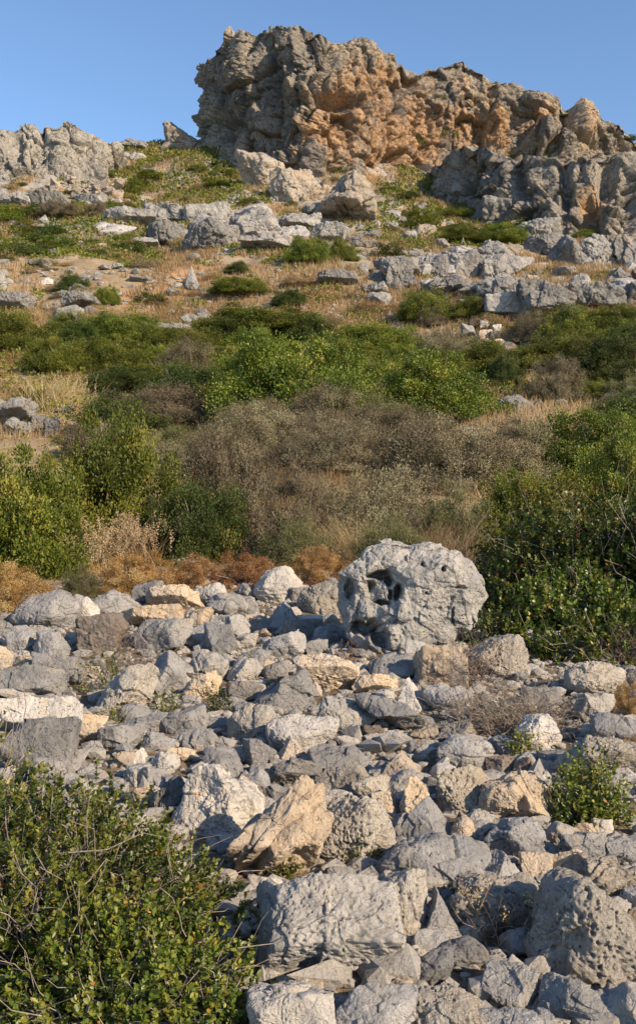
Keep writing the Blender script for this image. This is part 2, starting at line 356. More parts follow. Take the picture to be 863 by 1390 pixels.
o = crag('cliff', main, CR1, 101, 2.0, 900, 300, 1.0, 24, 5,
         [(455, 153, 34, 8, -2.4), (430, 125, 50, 18, 1.3), (500, 130, 8, 7, -1.4), (525, 236, 26, 26, -1.6), (470, 205, 40, 45, .7), (372, 150, 10, 60, -1.0), (300, 180, 30, 20, -1.2), (560, 95, 14, 40, -0.9), (415, 60, 12, 25, -1.2), (330, 90, 16, 60, 1.2), (600, 150, 16, 40, .8), (650, 180, 20, 30, -.7), (725, 175, 16, 35, .9), (765, 150, 12, 40, -1.2), (790, 160, 16, 30, .8)], st_main)
tag(o, 'massive grey and orange limestone cliff crowning the hilltop against the sky', 'cliff')
low = [(560, 99.0, 268, 298), (575, 90.0625, 250, 298), (590, 85.125, 228, 304), (610, 80.875, 205, 308), (640, 78.0, 186, 312), (665, 75.4375, 194, 316), (700, 72.1, 206, 322), (730, 69.9, 212, 328), (760, 68.5, 206, 334), (790, 67.5, 210, 340), (815, 66.5, 206, 344), (850, 66.5, 196, 344), (900, 66.5, 205, 347), (980, 69.5, 230, 342), (1050, 79.5, 260, 332), (1060, 87.5, 270, 322)]
def st_low(x, y, p): return 0.08 + 0.55 * g2(x, y, 800, 285, 30, 50) + 0.3 * g2(x, y, 745, 270, 60, 20) + 0.3 * g2(x, y, 700, 215, 60, 12)
o = crag('rocky_crag', low, CR2, 231, 7.0, 560, 250, 0.72, 16, 4, [(795, 300, 16, 24, -2.4), (700, 250, 10, 30, -1.2), (760, 255, 9, 40, -1.2), (740, 288, 35, 14, 1.0), (820, 240, 14, 30, -1.4), (625, 245, 14, 24, -0.9), (850, 280, 12, 40, -1.0)], st_low, 1.1, szz=1.0)
tag(o, 'dark blocky grey crag with orange hollow below the right half of the cliff', 'crag')
left = [(-180, 91, 200, 274), (-120, 85, 178, 274), (-60, 83, 186, 272), (-20, 82, 172, 272), (0, 82, 176, 272), (12, 82, 170, 272), (22, 82, 160, 271), (45, 82, 159, 270), (60, 82, 160, 270), (68, 82, 170, 269), (76, 82, 158, 268), (98, 82, 158, 266), (108, 82, 170, 264), (128, 82.5, 180, 260), (142, 83, 186, 260), (152, 85, 196, 260), (160, 88, 206, 260), (168, 93, 212, 260)]
o = crag('ridge_outcrop', left, CR3, 377, 5.0, 460, 190, 0.72, 10, 5, [(30, 205, 10, 20, -0.9), (62, 175, 6, 20, -1.0), (90, 215, 18, 30, 0.8), (10, 200, 10, 20, 0.8)], lambda x, y, p: 0.02 + 0.2 * g2(x, y, 95, 195, 30, 14), 0.8)
tag(o, 'pale grey knobbly outcrop on the left end of the ridge', 'rock outcrop')

# ------------------------------------------------------------------ rocks
RR = random.Random(5)
LAND = []      # landmarks: px, py, dist, short name
ROCKS = []     # all placed rocks: center, radius
PEND = []      # rocks waiting for a generated label
def rock_shape(seed, shape, level, size, tilt=0, poly=None, typ='G', w=1., dpt=1., h=1., stri=0., cav=(), pitk=None, sam=.075, pitch=None):
    r = np.random.default_rng(seed)
    D, T = ico(level)
    if shape == 'block': K = nrm(np.vstack([np.eye(3), -np.eye(3), r.normal(size=(4, 3))]) + r.normal(size=(10, 3)) * 0.16); dist = np.concatenate([r.uniform(.62, .8, 6), r.uniform(.85, 1.0, 4)])
    elif shape == 'slab': K = nrm(np.vstack([np.eye(3), -np.eye(3), r.normal(size=(7, 3)) * [1, 1, .4]]) + r.normal(size=(13, 3)) * 0.12); dist = np.concatenate([[.85, .8, .45, .85, .8, .45], r.uniform(.8, 1.0, 7)])
    elif shape == 'tri': K = nrm(np.array([[1, -.2, .75], [-1, -.1, .7], [0, -1, .35], [0, 1, .4], [0, 0, -1], [1, 0, -.1], [-1, 0, -.1], [.3, -.8, .8]]) + r.normal(size=(8, 3)) * 0.1); dist = np.array([.62, .62, .7, .7, .6, .95, .95, .8])
    elif shape == 'round': K = nrm(r.normal(size=(26, 3))); dist = r.uniform(.82, 1.0, 26)
    else: K = nrm(r.normal(size=(11, 3))); K = np.vstack([K, np.eye(3), -np.eye(3)]); dist = np.concatenate([r.uniform(.62, .95, 11), np.full(6, 1.0)])
    pw = {'round': 14, 'block': 34, 'slab': 34, 'tri': 36}.get(shape, 30)
    dots = np.maximum(D @ K.T, 0) / dist
    P = D / ((dots ** pw).sum(1) ** (1 / pw))[:, None]
    if shape != 'block' and shape != 'slab' and shape != 'tri' or not poly:
        a = r.uniform(0, 6.28) if shape in ('round', 'ang') else r.normal() * .25
        ca, sa = math.cos(a), math.sin(a); P = P @ np.array([[ca, -sa, 0], [sa, ca, 0], [0, 0, 1]]).T
    if pitch is None: pitch = {'slab': r.uniform(15, 48), 'block': r.uniform(0, 32), 'ang': 0, 'round': 0, 'tri': 0}[shape]
    if pitch:
        P = P * [1, 1, (h / max(w, h)) ** .3]; a = R(pitch); ca, sa = math.cos(a), math.sin(a); P = P @ np.array([[1, 0, 0], [0, ca, -sa], [0, sa, ca]])
    if tilt:
        # shape long in x first, then tilted in the view plane
        P = P * [1, 1, 1]; mn, mx = P.min(0), P.max(0); P = (P - (mn + mx) / 2) / (mx - mn) * 2
        asp = 0.5; P[:, 2] *= asp
        a = R(tilt); ca, sa = math.cos(a), math.sin(a); P = P @ np.array([[ca, 0, sa], [0, 1, 0], [-sa, 0, ca]])
    mn, mx = P.min(0), P.max(0); P = (P - (mn + mx) / 2) / (mx - mn)
    P = P * [w, dpt, h]
    if poly is not None:
        Q = np.array(poly, float); th = np.arctan2(Q[:, 1], Q[:, 0]); rr = np.hypot(Q[:, 0], Q[:, 1])
        bins = np.linspace(-math.pi, math.pi, 181)
        # true polygon radius by ray-segment intersection
        rad = []
        for a in bins:
            dx, dy = math.cos(a), math.sin(a); best = 1e-6
            for i in range(len(Q)):
                A, B = Q[i], Q[(i + 1) % len(Q)]; e = B - A; den = dx * e[1] - dy * e[0]
                if abs(den) < 1e-12: continue
                t = (A[0] * e[1] - A[1] * e[0]) / den; u = (A[0] * dy - A[1] * dx) / den
                if t > 0 and -1e-6 <= u <= 1 + 1e-6: best = max(best, t)
            rad.append(best)
        rad = np.array(rad); rad = np.convolve(np.pad(rad[:-1], 3, 'wrap'), np.ones(7) / 7, 'valid'); rad = np.append(rad, rad[0])
        tp = np.arctan2(P[:, 2], P[:, 0]); rp = np.hypot(P[:, 0], P[:, 2])
        bi = ((tp + math.pi) / (2 * math.pi) * 72).astype(int) % 72; mxr = np.zeros(72); np.maximum.at(mxr, bi, rp)
        mxr = np.where(mxr < 1e-5, mxr.max(), mxr); c = (np.arange(72) + .5) / 72 * 2 * math.pi - math.pi
        cur = np.interp(tp, np.concatenate([[c[-1] - 2 * math.pi], c, [c[0] + 2 * math.pi]]), np.concatenate([[mxr[-1]], mxr, [mxr[0]]]))
        sc = np.interp(tp, bins, rad) / cur
        P[:, 0] *= sc; P[:, 2] *= sc
    s = (w * h * dpt) ** (1 / 3)
    n = nrm(P / np.array([w, dpt, h]) ** 1.0)
    so_ = np.array([seed * 1.37 % 50, seed * 2.11 % 50, seed * .77 % 50])
    U_ = P / s
    pit = {'M': .3, 'G': .12, 'P': .35, 'T': .55, 'K': 1.0, 'D': 1.0, 'B': .6, 'O': .3, 'Q': .4}[typ] if pitk is None else pitk
    d = facet(U_ * 2.1 + so_, seed, 1.0, .15) * 0.050 + facet(U_ * 5 + so_, seed + 3, 1, .35, .07) * 0.018 + fbm(U_ * 2.5 + so_, 3, seed) * 0.05 + fbm(U_ * 14 + so_, 4, seed + 5, .65) * (0.012 + .014 * pit) - np.abs(fbm(U_ * 6 + so_, 4, seed + 6, .6)) * .022
    if level >= 6 and pit > .15:
        f1, f2, _, _ = worley(U_ * 12 + so_ + .25 * fbm(U_ * 20, 2)[:, None], seed + 8); mk = sst(-.15, .25, fbm(U_ * 2.2 + so_, 2, seed + 9))
        fv = f1 / (.72 + .75 * vn(U_ * 3.3 + so_, seed + 14)).clip(.25); d -= pit * (sst(.50, .15, fv) * .052 * mk)
        f1, f2, _, _ = worley(U_ * 19 + so_, seed + 12); mk = sst(-.25, .15, fbm(U_ * 3 + so_ + 9, 2, seed + 10))
        d -= pit * (sst(.45, .15, f1) * .024 * mk)
    if typ in 'OQ': d += facet(U_ * [3, 3, 2] + so_, seed + 31, 1, .5, .06) * .05 + facet(U_ * 8 + so_, seed + 32, 1, .5) * .02
    if stri:
        a = R(stri); t = (U_[:, 0] * math.sin(a) - U_[:, 2] * math.cos(a)) + .12 * fbm(U_ * 1.6 + so_, 3, seed + 20)
        along = U_[:, 0] * math.cos(a) + U_[:, 2] * math.sin(a)
        d += (np.abs(np.sin(t * 17 + 2.6 * vn(np.stack([along * 2.2, t * 4, 0 * t], 1), 4))) - .5) * sam * (0.3 + .9 * sst(-.4, .3, vn(np.stack([along * 3.2, t * 9, 0 * t + 7], 1), seed)))
    P = P + n * (d * s)[:, None]
    for cx_, cz_, sx, sz_, dep in cav:
        e = np.exp(-(((P[:, 0] - cx_ + .040 * w * fbm(P * 11 / w, 4, 3)) / sx) ** 2 + ((P[:, 2] - cz_ + .040 * w * fbm(P * 11 / w, 4, 9)) / sz_) ** 2) ** 2.2) * (P[:, 1] < 0)
        P[:, 1] += dep * e
    return P, T
def view_basis(px, py):
    f = nrm(ray(px, py)); f_ = nrm(np.array([f[0] * .0, f[1], f[2]])); rt = np.array([1., 0, 0]); up = np.cross(rt, f_)
    return rt, f_, up
def place_rock(name, typ, x0, y0, x1, y1, label=None, shape='ang', poly=None, cat='rock', group='rocks of the boulder field', level=None, depth=.9, sink=.28, far=False, push=0, **kw):
    cxp, cyp = (x0 + x1) / 2, (y0 + y1) / 2; wp, hp = x1 - x0, y1 - y0
    t, c = hit(cxp, cyp, sink * hp / F)
    t += push; c = np.array([0, 0, CAMZ]) + ray(cxp, cyp) * t
    gr = 1.0 if (far or poly) else 1.10; w, h = wp * t / F * gr, hp * t / F * gr
    dpt = depth * math.sqrt(w * h)
    if level is None: level = 7 if wp > 75 and not far else 6 if wp > 24 or far else 5
    if far: level = 6 if wp > 30 else 5
    pl = None
    if poly: pl = [((a - cxp) * t / F, -(b_ - cyp) * t / F) for a, b_ in poly]
    if 'cav' in kw: kw['cav'] = [((a - cxp) * t / F, -(b_ - cyp) * t / F, sa * t / F, sb * t / F, dp) for a, b_, sa, sb, dp in kw['cav']]
    seed = int(x0 * 7 + y0 * 13) % 9973 + 11
    P, T = rock_shape(seed, shape, level, w, typ=typ, w=w, dpt=dpt, h=h, poly=pl, **kw)
    rt, fw, up = view_basis(cxp, cyp)
    Wd = P[:, :1] * rt + P[:, 1:2] * fw + P[:, 2:] * up
    o = link(name, mesh_np(name, Wd, T, MAT[typ]), loc=c)
    tag(o, label, cat, group)
    ROCKS.append((c, max(w, dpt) / 2, w, h)); o['_px'] = cxp; o['_py'] = cyp
    PEND.append((o, typ, shape, wp, hp, cxp, cyp, t, label))
    return o
# name, type, box in the photograph, label, options
big = [(-100, 2), (-99, -28), (-88, -46), (-74, -50), (-62, -70), (-34, -79), (0, -76), (38, -78), (60, -66), (78, -46), (90, -36), (99, -18), (95, 2), (84, 18), (82, 40), (62, 50), (50, 76), (0, 80), (-30, 82), (-62, 74), (-88, 56), (-98, 26)]
boulder = place_rock('boulder', 'M', 459, 734, 655, 892, 'huge round pale grey boulder with dark eye-like holes standing above the rubble', 'round', [(557 + a, 813 + b_) for a, b_ in big], 'boulder', level=8, depth=.95, sink=.40, pitk=.55, stri=62, sam=.02,
    cav=[(510, 783, 13, 5, .26), (522, 792, 4, 8, .22), (535, 805, 5, 7, .26), (515, 817, 8, 4, .20), (524, 808, 4, 4, .16), (502, 798, 4, 5, .12), (516, 800, 30, 30, .07), (492, 853, 19, 9, .34), (512, 864, 11, 9, .32), (500, 842, 8, 5, .2), (472, 800, 5, 12, .14), (593, 778, 3, 4, .10), (614, 797, 10, 2, .05), (571, 802, 3, 2, .08), (538, 745, 10, 2, .07), (566, 768, 3, 4, .1), (606, 838, 2, 12, .06), (632, 850, 2, 14, .06)])
Rk = [
 ('G', 17, 804, 108, 864, 'broad smooth grey boulder beside the orange spurge at the left of the pile', 'round'),
 ('P', 90, 811, 134, 850), ('G', 130, 804, 190, 843, None, 'round'), ('G', 181, 789, 224, 826),
 ('T', 203, 796, 277, 832, 'long tan rock with a flat top on the upper edge of the pile', 'slab'), ('T', 165, 823, 250, 858, 'long flat tan rock lying under the flat-topped tan rock', 'slab'),
 ('T', 255, 826, 289, 856), ('P', 266, 792, 308, 830, None, 'round'), ('G', 252, 846, 300, 885, None, 'ang'),
 ('G', 181, 841, 260, 890, 'blue-grey faceted rock with a crack down its right side', 'ang'),
 ('B', 101, 836, 167, 897, 'angular brown-stained rock with a sloping top beside the broad grey boulder', 'block'),
 ('G', 4, 853, 48, 893), ('G', 47, 858, 95, 900, None, 'ang'), ('T', -6, 879, 17, 916), ('T', 22, 893, 55, 924), ('G', 50, 888, 110, 938, None, 'slab'),
 ('G', -8, 905, 84, 958, 'wide sloping grey rock cut off by the left edge', 'slab'), ('P', -10, 948, 106, 1002, 'very wide flat pale slab at the left edge below the sloping grey rock', 'slab'),
 ('K', 121, 899, 210, 985, 'tall pitted tan rock leaning left with a rough honeycombed face', 'ang', [(209, 905), (210, 940), (207, 965), (190, 978), (150, 984), (125, 982), (122, 974), (136, 945), (150, 922), (175, 905), (195, 899)]),
 ('G', 202, 886, 252, 950, 'tall smooth blue-grey rock beside the tall pitted tan rock', 'ang'), ('P', 253, 886, 308, 932, None, 'ang'), ('T', 248, 914, 298, 955, None, 'ang'),
 ('G', 160, 958, 202, 986, None, 'round'), ('G', 222, 958, 280, 1004, 'smooth domed grey rock with a rounded crown among small rubble', 'round'), ('G', 170, 968, 224, 1001, None, 'ang'),
 ('G', 12, 982, 106, 1062, 'blue-grey slab rising behind the leafy bush', 'ang'), ('T', 88, 982, 150, 1017, None, 'slab'), ('G', 130, 983, 194, 1027, None, 'ang'),
 ('G', 192, 996, 235, 1024), ('P', 232, 994, 263, 1018), ('G', 260, 990, 301, 1022), ('G', 280, 973, 316, 997), ('G', -8, 842, 21, 874),
 ('P', 345, 773, 406, 826, 'pale knobbly boulder standing on the crest of the pile before the spurge', 'round'), ('K', 405, 788, 467, 838, 'round tan pitted rock tucked left of the huge boulder', 'round'),
 ('G', 323, 794, 354, 818), ('G', 280, 806, 333, 843, None, 'round'), ('G', 322, 809, 352, 840), ('G', 362, 816, 406, 860, None, 'tri'), ('G', 300, 836, 339, 869), ('G', 278, 850, 320, 895, None, 'ang'),
 ('G', 383, 844, 426, 876), ('G', 352, 858, 413, 900, None, 'ang'), ('G', 422, 850, 472, 881), ('P', 402, 836, 437, 859, None, 'slab'), ('G', 414, 869, 444, 891),
 ('T', 345, 855, 371, 870, None, 'slab'), ('P', 322, 861, 350, 881), ('G', 338, 840, 363, 862), ('T', 437, 834, 465, 855, None, 'tri'),
 ('T', 400, 886, 493, 952, 'long tan rock with a bright sunlit top and shaded underside', 'slab', [(492, 908), (488, 925), (470, 938), (440, 950), (415, 944), (402, 925), (400, 900), (410, 888), (435, 887), (465, 893)]),
 ('G', 343, 907, 432, 975, 'large smooth grey rock with a peaked right corner and sharp ridge', 'ang', [(415, 907), (425, 925), (431, 950), (430, 968), (405, 973), (380, 976), (345, 966), (343, 950), (360, 935), (390, 918)]),
 ('G', 322, 882, 364, 916), ('P', 306, 895, 352, 933, None, 'ang'), ('D', 306, 928, 356, 954), ('P', 431, 950, 513, 994, 'rounded pale grey rock just left of the long tilted slab', 'round'),
 ('G', 477, 936, 579, 1004, 'long smooth grey slab tilted down to the right', 'slab', [(482, 938), (515, 944), (550, 958), (574, 975), (579, 995), (570, 1003), (545, 998), (515, 982), (490, 962), (478, 948)]),
 ('G', 503, 889, 566, 930, None, 'round'), ('T', 480, 917, 538, 946, None, 'slab'), ('P', 536, 923, 580, 972, None, 'tri'),
 ('P', 366, 972, 457, 1028, 'big rounded pale grey rock with a white-speckled face in the pile middle', 'round'), ('K', 308, 958, 378, 1014, 'pitted tan rock with deep notches beside the big rounded pale rock', 'ang'),
 ('G', 515, 991, 556, 1021), ('G', 548, 870, 582, 912, None, 'block'), ('B', 488, 986, 524, 1013),
 ('P', 625, 845, 668, 880, None, 'round'), ('G', 663, 836, 694, 869, None, 'ang'), ('G', 637, 828, 660, 850),
 ('T', 564, 879, 627, 945, 'square-faced tan block standing upright below the huge boulder', 'block'),
 ('K', 630, 864, 712, 925, 'long pitted grey rock with orange lichen behind the dead twigs', 'ang'), ('P', 694, 858, 774, 893, None, 'slab'), ('P', 750, 868, 808, 900, None, 'slab'),
 ('K', 770, 900, 843, 950, 'rough pitted tan rock at the right of the dead twigs', 'round'), ('G', 806, 971, 880, 1020, 'smooth blue-grey rock cut by the right edge under an orange mound', 'ang'),
 ('G', 817, 878, 850, 898), ('G', 573, 932, 638, 972, None, 'round'), ('K', 590, 980, 648, 1014), ('P', 703, 974, 756, 1020, None, 'ang'), ('G', 591, 1000, 664, 1050, 'speckled dark blue-grey rounded rock right of the tilted slab', 'round'),
 ('K', 747, 1003, 885, 1068, 'large pitted pale slab sloping down at the right edge above the green shrub', 'slab', None, dict(pitch=55)), ('P', 778, 945, 832, 988),
 ('P', 243, 1038, 363, 1144, 'large pale tan-topped rock with a blue shaded base behind the leafy bush', 'ang', [(265, 1045), (290, 1038), (320, 1052), (345, 1070), (360, 1085), (363, 1105), (350, 1125), (320, 1138), (285, 1144), (250, 1130), (243, 1105), (252, 1070)]),
 ('T', 315, 1054, 455, 1200, 'big tan block with deep diagonal grooves tilted up to the right', 'block', [(420, 1054), (438, 1075), (455, 1110), (448, 1130), (430, 1155), (412, 1180), (385, 1196), (350, 1200), (325, 1180), (315, 1150), (340, 1122), (375, 1090), (405, 1062)], dict(stri=42, push=-.12)),
 ('K', 432, 1084, 535, 1184, 'rounded pitted grey-tan boulder right of the grooved tan block', 'round'),
 ('P', 346, 1188, 545, 1342, 'huge flat-faced pitted slab near the bottom of the pile', 'block', [(350, 1204), (400, 1193), (450, 1189), (510, 1192), (538, 1205), (545, 1260), (540, 1325), (500, 1340), (420, 1342), (352, 1336), (346, 1270)], dict(depth=.7, pitch=22, pitk=1.0)), ('P', 340, 1338, 450, 1420, None, 'ang'), ('G', 440, 1345, 560, 1430, None, 'ang'),
 ('K', 508, 1186, 577, 1276, 'rough pitted rock leaning against the huge flat-faced slab', 'round'),
 ('D', 361, 1036, 434, 1076, None, 'slab'), ('K', 430, 1041, 508, 1084, 'white-and-black pitted rock above the rounded pitted boulder', 'ang'), ('K', 478, 1052, 530, 1092),
 ('G', 418, 1012, 511, 1050, 'long smooth grey rock with a notched top below the pale rounded rock', 'ang'), ('T', 505, 1077, 543, 1113, 'small tan cube-like stone wedged in the pile middle', 'block'),
 ('T', 508, 1020, 573, 1072, None, 'tri'), ('P', 519, 1046, 581, 1086), ('T', 543, 1058, 582, 1118, None, 'ang'),
 ('G', 540, 1085, 614, 1150, 'smooth grey peaked rock like a tent right of the rounded pitted boulder', 'tri'), ('G', 529, 1106, 557, 1144),
 ('G', 330, 1006, 374, 1048, None, 'ang'), ('T', 372, 1000, 416, 1043, None, 'tri'), ('G', 278, 1018, 330, 1057, None, 'ang'), ('G', 362, 1066, 397, 1096), ('P', 442, 1073, 478, 1092, None, 'round'), ('G', 330, 1044, 364, 1082),
 ('P', 168, 1039, 202, 1070), ('P', 204, 1023, 241, 1054, 'small pale egg-shaped stone above the speckled rock', 'round'), ('P', 178, 1015, 206, 1045, None, 'tri'), ('T', 228, 1016, 263, 1038, None, 'slab'),
 ('D', 208, 1058, 266, 1114, 'black-speckled white rock beside the large pale tan-topped rock', 'round'), ('T', 173, 1068, 211, 1104), ('T', 157, 1023, 181, 1047), ('G', 187, 1045, 223, 1075),
 ('G', 50, 1028, 98, 1075),
 ('T', 645, 1049, 760, 1125, 'large warm tan boulder with a dark hollow in the middle of its face', 'ang', [(660, 1062), (690, 1052), (725, 1050), (752, 1070), (759, 1095), (755, 1120), (735, 1122), (700, 1115), (670, 1117), (648, 1100), (646, 1080)], dict(cav=[(702, 1092, 7, 9, .05)])),
 ('K', 593, 1045, 670, 1114, 'grey pitted rock joined behind the left of the large warm tan boulder', 'round'),
 ('G', 651, 1110, 740, 1168, 'smooth grey five-sided rock under the large warm tan boulder', 'ang', [(652, 1146), (668, 1125), (685, 1112), (722, 1111), (738, 1135), (738, 1165), (705, 1168), (675, 1160)]),
 ('P', 741, 1118, 785, 1151, 'smooth rounded whitish stone right of the five-sided grey rock', 'round'), ('G', 757, 1136, 818, 1178, None, 'ang'), ('T', 774, 1120, 808, 1144), ('P', 800, 1132, 824, 1154), ('G', 822, 1142, 872, 1176, None, 'round'),
 ('G', 519, 1136, 654, 1212, 'broad lumpy blue-grey rock spanning two humps', 'round'), ('T', 611, 1110, 647, 1148, None, 'round'), ('G', 648, 1156, 714, 1206, None, 'tri'),
 ('T', 706, 1161, 749, 1203, None, 'block'), ('T', 743, 1158, 803, 1197, None, 'slab'), ('K', 788, 1166, 859, 1222, 'ridged pale rock with parallel grooves near the right edge', 'ang', None, dict(stri=20)),
 ('K', 708, 1178, 900, 1345, 'giant cone-shaped honeycombed rock in the lower right corner', 'round', [(765, 1184), (785, 1186), (800, 1205), (840, 1232), (880, 1265), (900, 1320), (880, 1345), (800, 1345), (725, 1340), (708, 1300), (718, 1250), (740, 1205)]),
 ('K', 616, 1192, 725, 1264, 'rounded pitted grey rock left of the giant honeycombed rock', 'round'), ('G', 566, 1213, 624, 1290, 'dark blue-grey wedge standing between pitted rocks near the bottom', 'tri'),
 ('P', 571, 1209, 591, 1231, None, 'round'), ('G', 598, 1186, 668, 1222), ('P', 616, 1259, 656, 1282, None, 'round'), ('G', 600, 1276, 664, 1318, None, 'round'), ('B', 698, 1030, 730, 1056), ('B', 660, 1026, 698, 1050),
 ('G', 545, 1290, 612, 1345), ('P', 655, 1312, 735, 1372, None, 'ang'), ('K', 560, 1345, 660, 1415, 'pitted rock at the very bottom right of the huge slab', 'round'), ('G', 735, 1330, 830, 1400, None, 'ang'), ('G', 650, 1375, 745, 1425), ('P', 820, 1340, 900, 1420, None, 'ang'),
 ('G', 665, 1000, 705, 1030), ('G', 440, 1178, 480, 1196, None, 'slab'), ('P', 850, 1205, 890, 1240), ('G', 640, 955, 690, 990), ('G', 710, 935, 760, 965), ('D', 840, 905, 880, 945), ('P', 820, 1045, 875, 1085),
 ('P', 455, 1000, 490, 1016), ('G', 466, 985, 492, 1003), ('T', 556, 985, 592, 1008), ('G', 556, 1006, 596, 1030), ('G', 610, 1200, 640, 1215),
]
RKOBJ = []
for it in Rk:
    typ, x0, y0, x1, y1 = it[:5]; lab = it[5] if len(it) > 5 else None; shp = it[6] if len(it) > 6 else 'ang'; pol = it[7] if len(it) > 7 else None; kw = dict(it[8]) if len(it) > 8 else {}
    RKOBJ.append(place_rock('rock', typ, x0, y0, x1, y1, lab, shp, pol, **kw))
# filler stones between them
rg = random.Random(77)
def rim(x): return np.interp(x, [-200, 0, 100, 200, 300, 400, 470, 640, 700, 863, 1100], [860, 842, 806, 795, 786, 786, 800, 850, 872, 895, 920])
nfill = 0; tries = 0
while nfill < 200 and tries < 14000:
    tries += 1
    x = rg.uniform(-40, 910); y = rg.uniform(790, 1400)
    if y < rim(x) + 12 or (x < 330 - max(0, 1190 - y) * 1.2 and y > 1080): continue
    s = rg.uniform(17, 40) * (0.75 + 0.5 * (y - 790) / 500)
    t, c = hit(x, y)
    if any(np.hypot(c[0] - q[0][0], c[1] - q[0][1]) < q[1] * .48 + s * t / F * .20 for q in ROCKS): continue
    asp = rg.uniform(.6, .85)
    place_rock('small_rock', rg.choice('GGGPPTKD'), x - s / 2, y - s * asp / 2, x + s / 2, y + s * asp / 2, None, rg.choice(['ang', 'ang', 'round', 'tri', 'block']), group='small stones in the gaps of the pile', level=5)
    nfill += 1
